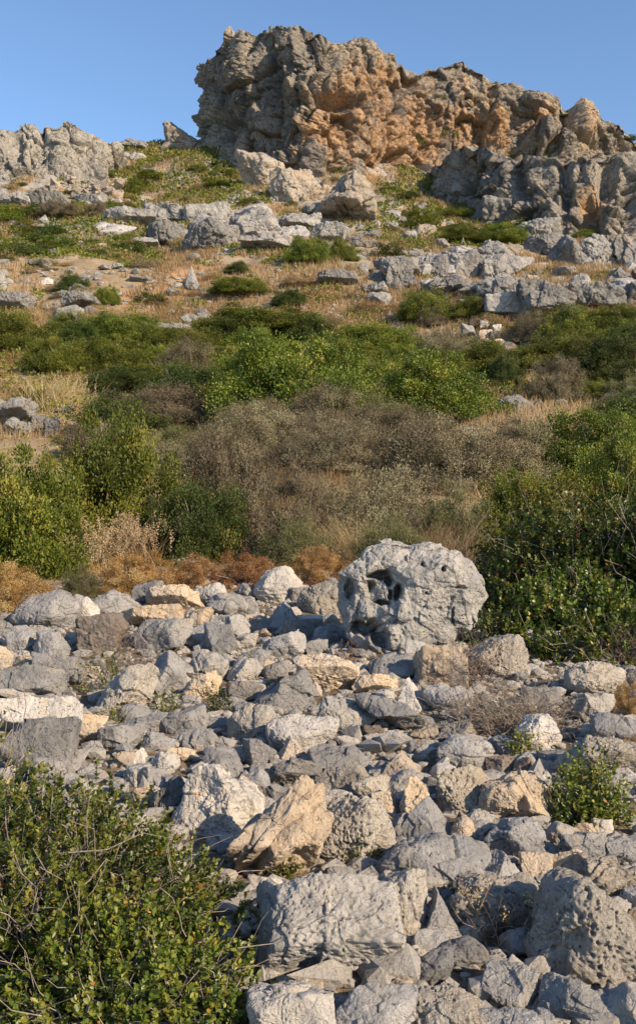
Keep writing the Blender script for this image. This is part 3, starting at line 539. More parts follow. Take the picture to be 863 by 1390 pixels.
# hillside rocks and outcrops
Hk = [
 ('boulder', 'O', 45, 256, 96, 290, 'rounded striped grey boulder below the ridge outcrop at left', 'round', .5), ('rock', 'O', 0, 262, 46, 288, 'broken grey rocks left of the striped grey boulder', 'slab', .6),
 ('rock_wedge', 'Q', 218, 164, 287, 214, 'tan wedge-shaped crag with a steep left face beside the cliff foot', 'tri', .5, [(221, 166), (232, 168), (248, 178), (270, 192), (286, 200), (285, 213), (250, 214), (219, 214)]),
 ('rock', 'O', 164, 188, 202, 206, 'low grey slab on the skyline between ridge outcrop and tan wedge', 'slab', .5), ('boulder', 'Q', 316, 203, 388, 262, 'fallen grey-tan boulder left of two others at the cliff foot', 'round', .7, None, .3),
 ('boulder', 'Q', 366, 229, 437, 284, 'middle fallen tan boulder with a pale flat right face', 'ang', .7, None, .3), ('boulder', 'Q', 429, 232, 512, 312, 'largest fallen brown boulder below the cliff, with a sloping right side', 'ang', .9, [(478, 232), (496, 245), (506, 270), (511, 300), (500, 311), (460, 311), (432, 300), (430, 285), (445, 262), (462, 245)], .26),
 ('rock', 'O', 175, 207, 200, 223, 'small pale rock in the greenery right of the dry stone wall', 'round', .6), ('rock', 'O', 193, 227, 216, 238, 'tiny pair of pale stones below the small pale rock', 'slab', .6), ('rock', 'O', 150, 204, 176, 220, 'pale boulder at the right end of the ridge outcrop', 'ang', .6),
 ('outcrop', 'O', 138, 282, 214, 312, 'pale outcrop under the dark thorny shrubs at left', 'slab', .6), ('outcrop', 'O', 196, 274, 262, 312, 'pale ledge at the left end of the long white ledge band', 'slab', .7),
 ('outcrop', 'O', 226, 276, 312, 312, 'long white ledge above the smooth grey bulge', 'slab', .7), ('outcrop', 'O', 250, 299, 327, 346, 'smooth grey bulging outcrop in the ledge band', 'round', .6), ('outcrop', 'O', 192, 300, 252, 340, 'grey ledge left of the smooth bulging outcrop', 'slab', .7),
 ('outcrop', 'O', 308, 284, 388, 328, 'white knobbly ledge below the fallen grey-tan boulder', 'ang', .7), ('outcrop', 'O', 378, 288, 436, 326, 'white ledge below the middle fallen boulder', 'slab', .7), ('outcrop', 'O', 322, 316, 404, 346, 'low pale ledge right of the smooth grey bulge', 'slab', .7),
 ('outcrop', 'O', 420, 300, 470, 336, 'pale ledge below the largest fallen boulder', 'slab', .6),
 ('outcrop', 'P', 646, 270, 722, 314, 'pale vertical-grooved outcrop below the dark crag', 'block', .5), ('rock', 'O', 545, 313, 566, 332, 'small upright rock alone in the scrub below the cliff', 'round', .6), ('rock', 'O', 612, 311, 632, 328, 'tiny pale rock left of the vertical-grooved outcrop', 'ang', .6),
 ('rock', 'O', 474, 354, 503, 377, 'small pale blocky rock at the left of the grey slope band', 'block', .6), ('rock', 'O', 545, 340, 575, 354, 'flat grey stone among green scrub', 'slab', .6),
 ('outcrop', 'O', 522, 350, 566, 398, 'grey block outcrop at the left end of the slope band', 'block', .6), ('outcrop', 'O', 558, 346, 612, 390, 'grey cracked outcrop second in the slope band', 'ang', .6), ('outcrop', 'O', 600, 342, 652, 388, 'grey sloping outcrop in the middle of the slope band', 'ang', .6),
 ('outcrop', 'O', 646, 346, 694, 398, 'grey ridge outcrop at the right of the slope band', 'ang', .6), ('outcrop', 'O', 580, 374, 644, 408, 'low grey slab beneath the cracked outcrop', 'slab', .6), ('outcrop', 'O', 646, 376, 712, 416, 'grey rock shelf above the sandy scrub', 'ang', .7),
 ('outcrop', 'O', 700, 380, 782, 438, 'big grey sloping outcrop right of the stone heap', 'ang', .6), ('outcrop', 'O', 770, 384, 850, 430, 'grey outcrop with broken top near the right edge', 'slab', .6), ('outcrop', 'O', 708, 318, 764, 350, 'pale boulder-like outcrop below the crag hollow', 'round', .6),
 ('outcrop', 'O', 744, 322, 796, 376, 'large grey crag block below the orange hollow', 'ang', .6), ('outcrop', 'O', 784, 318, 836, 376, 'large grey block with a rounded top at right', 'ang', .6), ('outcrop', 'O', 826, 318, 890, 380, 'grey block outcrop cut by the right edge', 'block', .6),
 ('outcrop', 'O', 845, 380, 900, 425, 'low grey ledge at the right edge beneath the block outcrop', 'slab', .6),
 ('rock', 'O', 430, 366, 484, 392, 'pale low ledge between dry grass and green scrub', 'slab', .5), ('rock', 'O', 524, 378, 550, 395, 'small grey rock beneath the first block outcrop', 'ang', .6),
 ('boulder', 'P', 85, 395, 133, 419, 'pale flat-topped boulder perched on another at left', 'slab', .6, None, .55), ('boulder', 'G', 71, 414, 118, 444, 'grey boulder supporting the pale flat-topped one', 'round', .7), ('rock', 'P', 112, 415, 134, 428, 'little pale stone right of the perched boulder', 'round', .7),
 ('outcrop', 'P', -20, 368, 12, 402, 'grey rock cut by the left edge above the smooth outcrop', 'ang', .6), ('outcrop', 'P', -14, 393, 46, 432, 'smooth sloping grey outcrop at the left edge', 'slab', .6), ('rock', 'P', 29, 400, 52, 414, 'small grey stone right of the smooth sloping outcrop', 'slab', .7),
 ('outcrop', 'P', 146, 436, 206, 460, 'low grey slab lying left in the green thicket', 'slab', .5), ('outcrop', 'P', 204, 437, 262, 460, 'low broken slab right of the low grey slab', 'slab', .5), ('rock', 'P', 176, 373, 206, 386, 'small pale stone in the orange dry soil', 'slab', .6),
 ('rock', 'T', 580, 546, 638, 580, 'tan sloping rock behind the dark thorny bush', 'tri', .6), ('rock', 'P', 664, 536, 722, 566, 'pale rounded rock behind the dark thorny bush', 'round', .5), ('rock', 'P', 718, 541, 742, 558, 'small pale peaked stone right of the pale rounded rock', 'tri', .6), ('rock', 'P', 750, 541, 770, 554, 'small pale stone beside the upright green shrub', 'round', .6),
 ('boulder', 'P', -30, 538, 46, 582, 'large pale slab perched over rocks at the left edge', 'slab', .7), ('rock', 'P', 8, 568, 40, 598, 'grey stone below the large pale slab', 'ang', .7), ('rock', 'P', 40, 562, 66, 590, 'grey stone right of the one below the pale slab', 'ang', .7), ('rock', 'P', 58, 566, 84, 598, 'grey slanting stone beside the green thicket', 'ang', .7), ('rock', 'P', 76, 550, 98, 564, 'small white stone on top of the left rocks', 'slab', .7),
 ('rock', 'P', 290, 744, 322, 760, 'pale stone behind the orange spurge', 'slab', .5), ('rock', 'P', 232, 756, 272, 772, 'flat pale stone among orange spurge', 'slab', .5), ('rock', 'P', 604, 664, 632, 674, 'little white stones in the dry grass', 'slab', .5),
]
for it in Hk:
    nm, typ, x0, y0, x1, y1, lab, shp, dp = it[:9]; typ = 'O' if typ == 'P' and y1 < 610 else typ; pol = it[9] if len(it) > 9 else None; sk = it[10] if len(it) > 10 else (.42 if nm == 'boulder' else .22)
    place_rock(nm, typ, x0, y0, x1, y1, lab, shp, pol, cat='boulder' if nm == 'boulder' else 'outcrop' if nm == 'outcrop' else 'rock', group='limestone rocks on the hillside', far=True, depth=dp * 1.5, sink=sk)
# the collapsed heap of stones
heap = [('G', 626, 440, 644, 459, 'grey'), ('G', 638, 432, 652, 446, 'grey'), ('P', 651, 434, 665, 448, 'pale'), ('T', 647, 447, 668, 462, 'tan'), ('B', 665, 449, 680, 462, 'brown'), ('T', 669, 460, 686, 474, 'orange-tan'), ('T', 684, 464, 702, 477, 'tan'), ('T', 655, 460, 670, 472, 'tan'), ('B', 676, 470, 692, 482, 'rusty'), ('P', 668, 440, 682, 451, 'pale'), ('G', 655, 472, 668, 483, 'grey')]
wh = ['leftmost stone of the collapsed heap on the slope', 'topmost stone of the collapsed heap on the slope', 'stone on the crest of the collapsed heap', 'wide stone in the middle of the collapsed heap', 'stone right of the middle of the collapsed heap', 'round stone low in the collapsed heap', 'rightmost stone of the collapsed heap', 'stone under the wide one in the collapsed heap', 'lowest stone of the collapsed heap, at its right', 'stone on the right shoulder of the collapsed heap', 'lone stone at the foot of the collapsed heap']
for (typ, x0, y0, x1, y1, cw), w_ in zip(heap, wh):
    place_rock('stone', typ, x0, y0, x1, y1, cw + ' ' + w_, 'round' if RR.random() < .5 else 'block', cat='stone', group='stones of the collapsed heap', level=5, sink=.5)
# loose rocks scattered up the slope
nf = 0
while nf < 75:
    x = rg.uniform(-20, 890); y = rg.triangular(205, 560, 300)
    t, c = hit(x, y)
    if c[1] > 99 or c[1] < 24 or (y > 400 and rg.random() < .6): continue
    s = rg.uniform(6, 22); asp = rg.uniform(.45, .75)
    if any(np.hypot(c[0] - q[0][0], c[1] - q[0][1]) < q[1] * .7 for q in ROCKS): continue
    place_rock('loose_rock', rg.choice('OOOOQ'), x - s / 2, y - s * asp / 2, x + s / 2, y + s * asp / 2, None, rg.choice(['ang', 'slab', 'tri', 'round']), group='loose rocks scattered on the upper slope', far=True, depth=1.2)
    nf += 1

def zone_rocks(n, xr, yr, wr, hr, types, nm, seedx):
    rz = random.Random(seedx); k = 0; tr = 0
    while k < n and tr < 3000:
        tr += 1; x = rz.uniform(*xr); y = rz.triangular(*yr, sum(yr) / 2); w_ = rz.uniform(*wr) * rz.uniform(.6, 1.2); h_ = w_ * rz.uniform(*hr); t, c = hit(x, y)
        if c[1] > 99 or any(np.hypot(c[0] - q[0][0], c[1] - q[0][1]) < q[1] * .45 + .2 * w_ * t / F for q in ROCKS if q[0][1] > 25): continue
        place_rock(nm, rz.choice(types), x - w_ / 2, y - h_ / 2, x + w_ / 2, y + h_ / 2, None, rz.choice(['ang', 'ang', 'round', 'slab', 'tri']), cat='outcrop', group='limestone rocks on the hillside', far=True, depth=1.25, sink=.12); k += 1
zone_rocks(30, (150, 520), (284, 350), (26, 60), (.4, .6), 'OOOG', 'outcrop', 1)
zone_rocks(46, (500, 890), (335, 432), (26, 64), (.4, .65), 'OOGG', 'outcrop', 2)
zone_rocks(22, (660, 900), (296, 350), (28, 64), (.5, .8), 'OOQ', 'outcrop', 3)
zone_rocks(12, (-20, 140), (258, 290), (24, 50), (.4, .6), 'OO', 'outcrop', 4)
zone_rocks(12, (430, 660), (275, 340), (16, 36), (.4, .7), 'OOQ', 'outcrop', 5)
zone_rocks(9, (-20, 200), (350, 420), (18, 40), (.4, .6), 'OP', 'outcrop', 6)
# dry stone wall
def merged_stones(pts, sizes, seed, lvl=2, amp=.22):
    D, T = ico(lvl); r = np.random.default_rng(seed); n = len(pts); k = len(D)
    P = np.repeat(D[None], n, 0) * (1 + 0)
    pl = nrm(r.normal(size=(n, 9, 3))); ds = r.uniform(.6, .95, (n, 9))
    dots = np.maximum(np.einsum('kc,nmc->nkm', D, pl), 0) / ds[:, None]
    P = P / ((dots ** 14).sum(2) ** (1 / 14) + .25)[..., None]
    P = P * np.asarray(sizes)[:, None, :] + np.asarray(pts)[:, None, :]
    Tt = (T[None] + (np.arange(n) * k)[:, None, None]).reshape(-1, 3)
    return P.reshape(-1, 3), Tt
pts = []; szs = []
for i in range(300):
    u_ = RR.random(); px = 84 + 84 * u_ + RR.uniform(-1, 1); top = np.interp(px, [84, 100, 115, 135, 150, 170], [222, 214, 222, 226, 226, 236]); bot = np.interp(px, [84, 110, 135, 170], [234, 240, 246, 250])
    vv = RR.random(); dW = 80.6 - 0.01 * (px - 84)
    z = H((px - CX) / F * dW, dW)[0] + (bot - top) * vv / F * dW; pts.append(((px - CX) / F * dW, dW + vv * .6 + RR.uniform(-.1, .4), z)); s = RR.uniform(.16, .36); szs.append((s * 1.2, s, s * .8))
c0 = np.mean(pts, 0); P_, T_ = merged_stones(np.array(pts) - c0, szs, 9)
o = link('dry_stone_wall', mesh_np('dry_stone_wall', P_, T_, MAT['Q'], False), loc=c0); tag(o, 'short dry stone wall of stacked rubble beside the ridge outcrop', 'stone wall')

# rubble under the rocks
pts = []; szs = []
rn = np.random.default_rng(4)
while len(pts) < 13000:
    y = rn.uniform(1.9, 12.5); x = rn.uniform(-1, 1) * (1.2 + .45 * y)
    pp = proj((x, y, 0.0))
    if pp[1] < rim(pp[0]) - 5: continue
    s = rn.uniform(.010, .038) * (1 + (rn.random() < .15) * 1.3); pts.append((x, y, float(s * .3))); szs.append((s * 1.2, s, s * .75))
nn_ = 0
pts2 = []; sz2 = []
while nn_ < 5200:
    y = rn.uniform(26, 97); x = rn.uniform(-1, 1) * (2 + .40 * y)
    if float(vn(np.array([[x / 5, y / 5, 1.]]), 71)[0]) + .35 * (y > 52) < .12: continue
    s = rn.uniform(.05, .20) * (1 + (rn.random() < .1)); pts2.append((x, y, s * .2)); sz2.append((s * 1.3, s, s * .8)); nn_ += 1
pts2 = np.array(pts2); pts2[:, 2] += H(pts2[:, 0], pts2[:, 1]); P_, T_ = merged_stones(pts2, sz2, 12, 1)
o = link('scree', mesh_np('scree', P_, T_, MAT['O'], False)); tag(o, 'small loose scree scattered over the slope', kind='stuff')
pts = np.array(pts); pts[:, 2] += H(pts[:, 0], pts[:, 1]); P_, T_ = merged_stones(pts, szs, 10, 1)
o = link('rubble', mesh_np('rubble', P_, T_, MAT['P'], False)); tag(o, 'small loose stones filling the gaps between the rocks', kind='stuff')

# ------------------------------------------------------------------ vegetation
def leaves(P, A, N, L, Wd, tone, curl=.15):
    S = nrm(np.cross(A, N)); N = np.cross(S, A)
    L = L[:, None]; Wd = Wd[:, None]
    v = np.stack([P, P + A * L * .5 + S * Wd + N * L * curl, P + A * L, P + A * L * .5 - S * Wd + N * L * curl], 1)
    n = len(P); f = (np.arange(n) * 4)[:, None] + np.arange(4)
    return v.reshape(-1, 3), f, np.repeat(tone, 4)
def tubes(paths, r0, sides=4):
    """paths: list of (k,3) arrays, radius tapers from r0[i] to 30%"""
    V = []; Fc = []; off = 0
    for P, r in zip(paths, r0):
        k = len(P); T = nrm(np.gradient(P, axis=0)); a = nrm(np.cross(T, [.31, .2, .93])); b_ = np.cross(T, a)
        rr = r * np.linspace(1, .3, k)
        an = np.arange(sides) / sides * 2 * math.pi
        ring = P[:, None] + rr[:, None, None] * (np.cos(an)[None, :, None] * a[:, None] + np.sin(an)[None, :, None] * b_[:, None])
        V.append(ring.reshape(-1, 3)); i = off + np.arange(k * sides).reshape(k, sides); j = np.roll(i, -1, 1)
        Fc.append(np.stack([i[:-1], j[:-1], j[1:], i[1:]], -1).reshape(-1, 4)); off += k * sides
    return np.vstack(V), np.vstack(Fc)
def crooked(r, A, B, k=7, j=.08):
    t = np.linspace(0, 1, k)[:, None]; L = np.linalg.norm(B - A)
    P = A + (B - A) * t; n = r.normal(size=(k, 3)) * j * L; n[0] = 0; return P + np.cumsum(n, 0) * .4
def bush_proto(name, mat, seed, ncl, per, L, Wd, clr, rnd_axis=.6, twig=False, branches=True, flat=1.0, inner=.25, sprig=0.0, tonebias=0.0, nbr=60):
    """a bush about 2 wide and 1 high, its leaves gathered in clumps"""
    r = np.random.default_rng(seed)
    d = r.normal(size=(ncl, 3)); d[:, 2] = np.abs(d[:, 2]) * 1.0 - .12; d = nrm(d)
    lump = 1 + .34 * fbm(d * 1.9 + seed, 3, seed) + .11 * r.normal(size=ncl)
    rad = np.where(r.random(ncl) < inner, r.uniform(.3, .8, ncl), r.uniform(.78, 1, ncl)) * lump
    C = d * rad[:, None] * [.86, .86, .86]; C[:, 2] = np.maximum(C[:, 2], .02)
    n = ncl * per; ci = np.repeat(np.arange(ncl), per)
    q = nrm(r.normal(size=(n, 3))); rr = r.random(n) ** .4
    cs = clr * r.uniform(.6, 1.35, ncl)
    P = C[ci] + q * (rr * cs[ci])[:, None] * [1.15, 1.15, .8]
    P[:, 2] = np.abs(P[:, 2])
    out = nrm(C[ci] + [0, 0, .15])
    if sprig > 0:
        m = r.random(n) < sprig; P[m] += out[m] * (r.random(m.sum()) ** 2 * clr * 1.4)[:, None] + [0, 0, .02]
    A = nrm(nrm(q + out * .8 + [0, 0, .45]) + r.normal(size=(n, 3)) * rnd_axis)
    Nn = nrm(out + r.normal(size=(n, 3)) * .55)
    ct = r.normal(size=ncl)[ci]
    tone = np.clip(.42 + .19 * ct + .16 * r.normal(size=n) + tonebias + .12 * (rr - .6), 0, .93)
    tone = np.where(r.random(n) < .008, 1.0, tone)
    if twig: tone = np.clip(.45 + .24 * ct + .15 * r.normal(size=n), 0, 1)
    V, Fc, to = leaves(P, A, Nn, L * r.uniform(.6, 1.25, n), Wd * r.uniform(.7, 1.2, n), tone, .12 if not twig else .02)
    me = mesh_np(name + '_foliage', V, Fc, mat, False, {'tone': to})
    bm_ = None
    if branches:
        idx = r.choice(ncl, min(nbr, ncl), replace=False)
        paths = [crooked(r, np.array([r.normal() * .12, r.normal() * .12, 0]), C[i] * (1.06 if r.random() < .5 else .95), 8, .09) for i in idx]
        Vb, Fb = tubes(paths, [.016 * r.uniform(.6, 1.2) for _ in idx], 4); bm_ = mesh_np(name + '_branches', Vb, Fb, BARK, True)
    return me, bm_
PR = {
 'g': [bush_proto('lentisk', GREEN, 40 + i, 190, 300, .034, .0110, .15, sprig=.15) for i in range(3)],
 'd': [bush_proto('dark_lentisk', DGREEN, 50 + i, 190, 300, .032, .0105, .145, sprig=.12) for i in range(2)],
 'b': [bush_proto('thorny', BROWN, 60 + i, 260, 260, .040, .0048, .125, 1.0, True, sprig=.2, inner=.3) for i in range(3)],
 'o': [bush_proto('spurge', ORANGE, 70 + i, 170, 240, .040, .0062, .12, .8, True, sprig=.1, nbr=30) for i in range(2)],
 'v': [bush_proto('olive_shrub', OLIVE, 80 + i, 190, 240, .040, .0062, .13, .8, True, sprig=.25) for i in range(2)],
}
SM = {
 'g': [bush_proto('low_green', GREEN, 140 + i, 46, 95, .075, .024, .24, branches=False) for i in range(3)],
 'd': [bush_proto('low_dark', DGREEN, 150 + i, 46, 95, .075, .024, .24, branches=False) for i in range(2)],
 'b': [bush_proto('low_thorny', BROWN, 160 + i, 50, 100, .10, .012, .24, 1.2, True, branches=False) for i in range(2)],
 'y': [bush_proto('low_dry', STRAW, 170 + i, 50, 90, .13, .010, .24, .7, True, branches=False) for i in range(2)],
 'v': [bush_proto('low_olive', OLIVE, 180 + i, 50, 100, .09, .016, .24, .8, True, branches=False) for i in range(2)],
}
def bush(kind, x0, x1, yt, yb, label, cat='bush', name=None, i=0, yw=.85, grp=None):
    cxp = (x0 + x1) / 2; t, c = hit(cxp, yb); w = (x1 - x0) * t / F
    t2 = t + w * yw * .36; cx_ = (cxp - CX) / F * t2; z = H(cx_, t2)[0]
    h = max(zrow(yt, t2) - z, .25) * .98; w = (x1 - x0) * t2 / F
    nm = name or {'g': 'lentisk_bush', 'd': 'dark_bush', 'b': 'thorny_bush', 'o': 'spurge_mound', 'v': 'olive_shrub'}[kind]
    fo, br = PR[kind][i % len(PR[kind])]
    root = link(nm, None, loc=(cx_, t2, z - .04)); tag(root, label, cat, grp or {'g': 'green lentisk bushes', 'd': 'green lentisk bushes', 'b': 'grey-brown thorny bushes', 'o': 'orange spurge mounds', 'v': 'fine olive shrubs'}[kind])
    sx = w / 2 * .98
    root.scale = (sx, w / 2 * yw, h * .98); root.rotation_euler = (0, 0, (math.pi if RR.random() < .5 else 0) + RR.uniform(-.25, .25))
    link('foliage', fo, root)
    if br: link('branches', br, root)
    LAND.append((cxp, (yt + yb) / 2, t, None)); BUSH.append((cx_, t2, w / 2))
    return root
BUSH = []
BL = [
 ('g', 50, 262, 548, 752, 'tall sunlit green lentisk bush at left with brown bushes to its right'), ('g', -110, 128, 588, 790, 'broad green lentisk bush cut by the left edge'),
 ('d', 188, 352, 630, 768, 'dark green lentisk bush low between tall lentisk and thorny bushes'), ('b', 225, 385, 555, 722, 'tall brown thorny bush right of the tall green lentisk'),
 ('b', 320, 470, 615, 764, 'grey-brown thorny bush in front of the tall brown one'), ('b', 396, 612, 613, 754, 'wide domed tan thorny bush behind the huge boulder'),
 ('b', 500, 702, 548, 672, 'dark grey thorny bush between two green thickets'), ('b', 620, 770, 556, 660, 'dark thorny bush left of the upright green shrub', ), 
 ('g', 700, 900, 543, 668, 'upright bright green shrub at the right edge'), ('v', 560, 680, 648, 770, 'feathery olive shrub right of the domed thorny bush'),
 ('v', 340, 470, 690, 775, 'low grey-green shrub in front of the thorny bushes'), ('v', 470, 590, 690, 790, 'low olive shrub directly behind the huge boulder'),
 ('g', 770, 930, 575, 720, 'bright green bush joining the right thicket to the upright shrub'), ('g', 640, 780, 628, 730, 'yellow-green bush behind the left end of the right thicket'),
 ('g', 280, 510, 446, 590, 'large rounded green lentisk in the middle of the slope'), ('g', 478, 690, 472, 578, 'long green lentisk right of the large rounded one'), ('b', 205, 312, 452, 530, 'brown thorny bush left of the large rounded lentisk'),
 ('b', 115, 300, 512, 588, 'wide grey-brown thorny bush behind the tall lentisk'), ('b', 370, 500, 550, 625, 'tan thorny bush in front of the large rounded lentisk'), ('b', 505, 610, 545, 612, 'grey thorny bush in front of the long lentisk'),
 ('b', 298, 400, 530, 605, 'small brown thorny bush at the left foot of the large rounded lentisk'),
 ('g', -40, 80, 418, 480, 'green lentisk at the left edge below the smooth outcrop'), ('g', 30, 130, 452, 512, 'green lentisk right below the grey boulders'), ('g', 105, 215, 452, 508, 'green lentisk under the low grey slabs'), ('d', 110, 230, 490, 535, 'low dark lentisk below the slabs'),
 ('g', 200, 310, 436, 480, 'green lentisk right of the low broken slab'), ('g', 262, 450, 413, 466, 'long green lentisk crossing the slope above the large rounded one'), ('v', 330, 470, 428, 462, 'wide olive shrub on top of the large rounded lentisk'), ('g', 430, 576, 436, 484, 'green lentisk right of the long one on the slope'),
 ('b', 555, 660, 440, 495, 'brown thorny bush left of the collapsed heap'), ('b', 685, 770, 415, 474, 'grey-brown thorny bush above the right thicket'), ('b', 702, 800, 476, 548, 'large grey-brown thorny bush left of the dark round bush'), ('d', 752, 880, 444, 524, 'dark round green bush near the right edge on the slope'),
 ('d', 656, 712, 470, 526, 'small dark green bush below the collapsed heap'), ('g', 538, 618, 385, 442, 'green bush above the brown one on the sandy slope'), ('b', 560, 608, 404, 444, 'small brown thorny bush in front of the sandy slope bush'), ('g', 608, 664, 398, 434, 'small green bush right of the sandy slope bush'),
 ('g', 283, 376, 370, 406, 'green bush in the dry grass below the ledge band'), ('d', 365, 420, 388, 416, 'little green bush right of the one below the ledge band'), ('d', 75, 128, 366, 396, 'dark green bush above the perched boulder'), ('g', 128, 168, 383, 414, 'small green bush right of the perched boulder'),
 ('g', 384, 452, 318, 358, 'green bush under the white ledge'), ('g', 436, 488, 322, 354, 'small green bush right of the white ledge'), ('d', 305, 345, 350, 370, 'tiny green bush below the pale ledge'), ('b', 55, 118, 268, 294, 'dark brown shrub on the rocks below the ridge outcrop'), ('b', 112, 156, 270, 292, 'brown shrub right of the dark brown one'),
 ('g', 640, 720, 302, 334, 'green bush in front of the vertical-grooved outcrop'), ('g', 590, 660, 305, 330, 'green bush left of the vertical-grooved outcrop'),
 ('b', 480, 560, 505, 560, 'brown thorny bush between the two large lentisks'), ('g', 690, 860, 425, 455, 'low green spread under the big sloping outcrop'),
 ('o', -60, 84, 758, 838, 'orange-brown spurge mound at the left edge'), ('o', 118, 245, 738, 810, 'large orange spurge mound left of centre'), ('o', 224, 305, 748, 800, 'small orange spurge mound in the middle of the row'), ('o', 275, 395, 740, 804, 'orange spurge mound behind the pale knobbly boulder'), ('o', 380, 484, 736, 800, 'orange spurge mound left of the huge boulder'),
 ('v', 78, 140, 762, 815, 'pale grey-green shrub between two spurge mounds'), ('o', 822, 900, 918, 982, 'golden cushion plant at the right edge of the pile'), ('o', 838, 890, 1004, 1052, 'second golden cushion plant, below the first at the right edge'),
]
for i, it in enumerate(BL): bush(*it, i=i)
FB = []
tr = 0
while len(FB) < 62 and tr < 4000:
    tr += 1
    x = rg.uniform(-60, 930); y = rg.uniform(452, 655); t, c = hit(x, y)
    kk = rg.choice('gggggdd' if y < 550 else 'dbbbbvv'); wpx = rg.uniform(70, 150) * (28 / c[1]) ** .5
    if any(np.hypot(c[0] - q[0], c[1] - q[1]) < q[2] * .64 for q in BUSH) or any(np.hypot(c[0] - q[0][0], c[1] - q[0][1]) < q[1] + .5 * wpx * t / F for q in ROCKS if q[0][1] > 13) or (580 < x < 700 and 600 < y): continue
    if (x < 125 and 480 < y < 665) or (560 < x < 790 and 535 < y < 640) or (590 < x < 730 and 425 < y < 515): continue
    o = bush(kk, x - wpx / 2, x + wpx / 2, y - wpx * rg.uniform(.42, .6), y, None, i=rg.randrange(9)); FB.append((o, kk, wpx, x, y - wpx * .25, t))
# off-frame neighbours of the thickets
bush('d', 880, 1250, 600, 880, 'dark lentisk thicket continuing beyond the right edge', i=1)
bush('g', -330, -60, 590, 830, 'green lentisk thicket continuing beyond the left edge', i=1)

# foreground-class leafy bushes: real branches with leaf tufts
def leafy_bush(name, label, c, rx, ry, h, ntip, per, L, Wd, mat, seed, group=None, bare=.15, br=.006, leanx=0.0, tonebias=0., lump=.25, step=3):
    r = np.random.default_rng(seed)
    nstem = max(10, ntip // 30)
    d = nrm(np.abs(r.normal(size=(ntip, 3))) * np.sign(r.normal(size=(ntip, 3))) * [1, 1, 1]); d[:, 2] = np.abs(d[:, 2])
    rad = (r.random(ntip) ** .45) * (1 + lump * fbm(d * 2.2 + seed, 3, seed))
    C = d * rad[:, None] * [rx, ry, h]; C[:, 2] += .02
    sb = r.normal(size=(nstem, 3)) * [rx * .30, ry * .30, 0]; si = r.integers(0, nstem, ntip)
    # nearest of three stems
    for _ in range(2):
        s2 = r.integers(0, nstem, ntip); m = np.linalg.norm((sb[s2] - C)[:, :2], axis=1) < np.linalg.norm((sb[si] - C)[:, :2], axis=1); si = np.where(m, s2, si)
    paths = [crooked(r, sb[si[k]] * [1, 1, 0], C[k] * (1.02 + .10 * (r.random() < bare)), 9, .16) for k in range(0, ntip, step)]
    rs = [br * r.uniform(.5, 1.3) for _ in paths]
    # forked bare side twigs
    for k in range(int(ntip * bare)):
        P = paths[r.integers(len(paths))]; a = P[min(r.integers(3, 6), len(P) - 1)]; e = a + nrm(r.normal(size=3) + nrm(a) * 1.2 + [0, 0, .5]) * r.uniform(.08, .2) * h * 1.2
        paths.append(crooked(r, a, e, 5, .12)); rs.append(br * .45)
    Vb, Fb = tubes(paths, rs, 5)
    n = ntip * per; ci = np.repeat(np.arange(ntip), per); isbare = (r.random(ntip) < bare)[ci]
    ax = nrm(nrm(C / [rx, ry, h]) + [0, 0, .7] + r.normal(size=(ntip, 3)) * .35)
    u = r.random(n); tl = L * 3.6
    P = C[ci] + ax[ci] * ((u - .7) * tl)[:, None] + r.normal(size=(n, 3)) * L * .16
    ang = r.uniform(0, 6.28, n); e1 = nrm(np.cross(ax, [.3, .9, .1])); e2 = np.cross(ax, e1)
    side = e1[ci] * np.cos(ang)[:, None] + e2[ci] * np.sin(ang)[:, None]
    A = nrm(side * r.uniform(.5, 1.1, n)[:, None] + ax[ci] * (.35 + .9 * u)[:, None]); Nn = nrm(ax[ci] - side * .4 + r.normal(size=(n, 3)) * .3)
    tone = np.clip(.42 + .18 * r.normal(size=ntip)[ci] + .15 * r.normal(size=n) + tonebias, 0, .93); tone = np.where(r.random(n) < .018, .98, tone)
    k = ~isbare & (P[:, 2] > 0); P, A, Nn, tone = P[k], A[k], Nn[k], tone[k]; m = len(P)
    Lr = (L * r.uniform(.55, 1.2, m))[:, None]; Wr = (Wd * r.uniform(.75, 1.2, m))[:, None]; S = nrm(np.cross(A, Nn)); N2 = np.cross(S, A)
    V = np.stack([P, P + A * Lr * .33 + S * Wr * .85 + N2 * Lr * .10, P + A * Lr * .68 + S * Wr + N2 * Lr * .08, P + A * Lr * 1.0 - N2 * Lr * .05,
                  P + A * Lr * .68 - S * Wr + N2 * Lr * .08, P + A * Lr * .33 - S * Wr * .85 + N2 * Lr * .10, P + A * Lr * .35, P + A * Lr * .7], 1).reshape(-1, 3)
    b0 = (np.arange(m) * 8)[:, None]
    Fc = np.concatenate([b0 + np.array([[0, 6, 1, 1]]) * 1, ], 0)[:0]
    q1 = b0 + np.array([0, 1, 2, 6]); q2 = b0 + np.array([6, 2, 3, 7]); q3 = b0 + np.array([0, 6, 4, 5]); q4 = b0 + np.array([6, 7, 3, 4])
    Fc = np.vstack([q1, q2, q3, q4])
    root = link(name, None, loc=c); tag(root, label, 'bush' if h > .3 else 'plant', group)
    link('foliage', mesh_np('leaf_tufts', V, Fc, mat, True, {'tone': np.repeat(tone, 8)}), root)
    link('branches', mesh_np('twigs', Vb, Fb, BARK, True), root)
    return root
MASTIC = leaf_mat('mastic_leaves', [(0, (0.034, 0.058, 0.012)), (0.4, (0.082, 0.120, 0.018)), (0.8, (0.17, 0.195, 0.03)), (0.95, (0.25, 0.18, 0.05)), (1, (0.42, 0.07, 0.03))], .25, .4, .4)
def on(x, y, dz=0.): return np.array([x, y, H(x, y)[0] + dz])
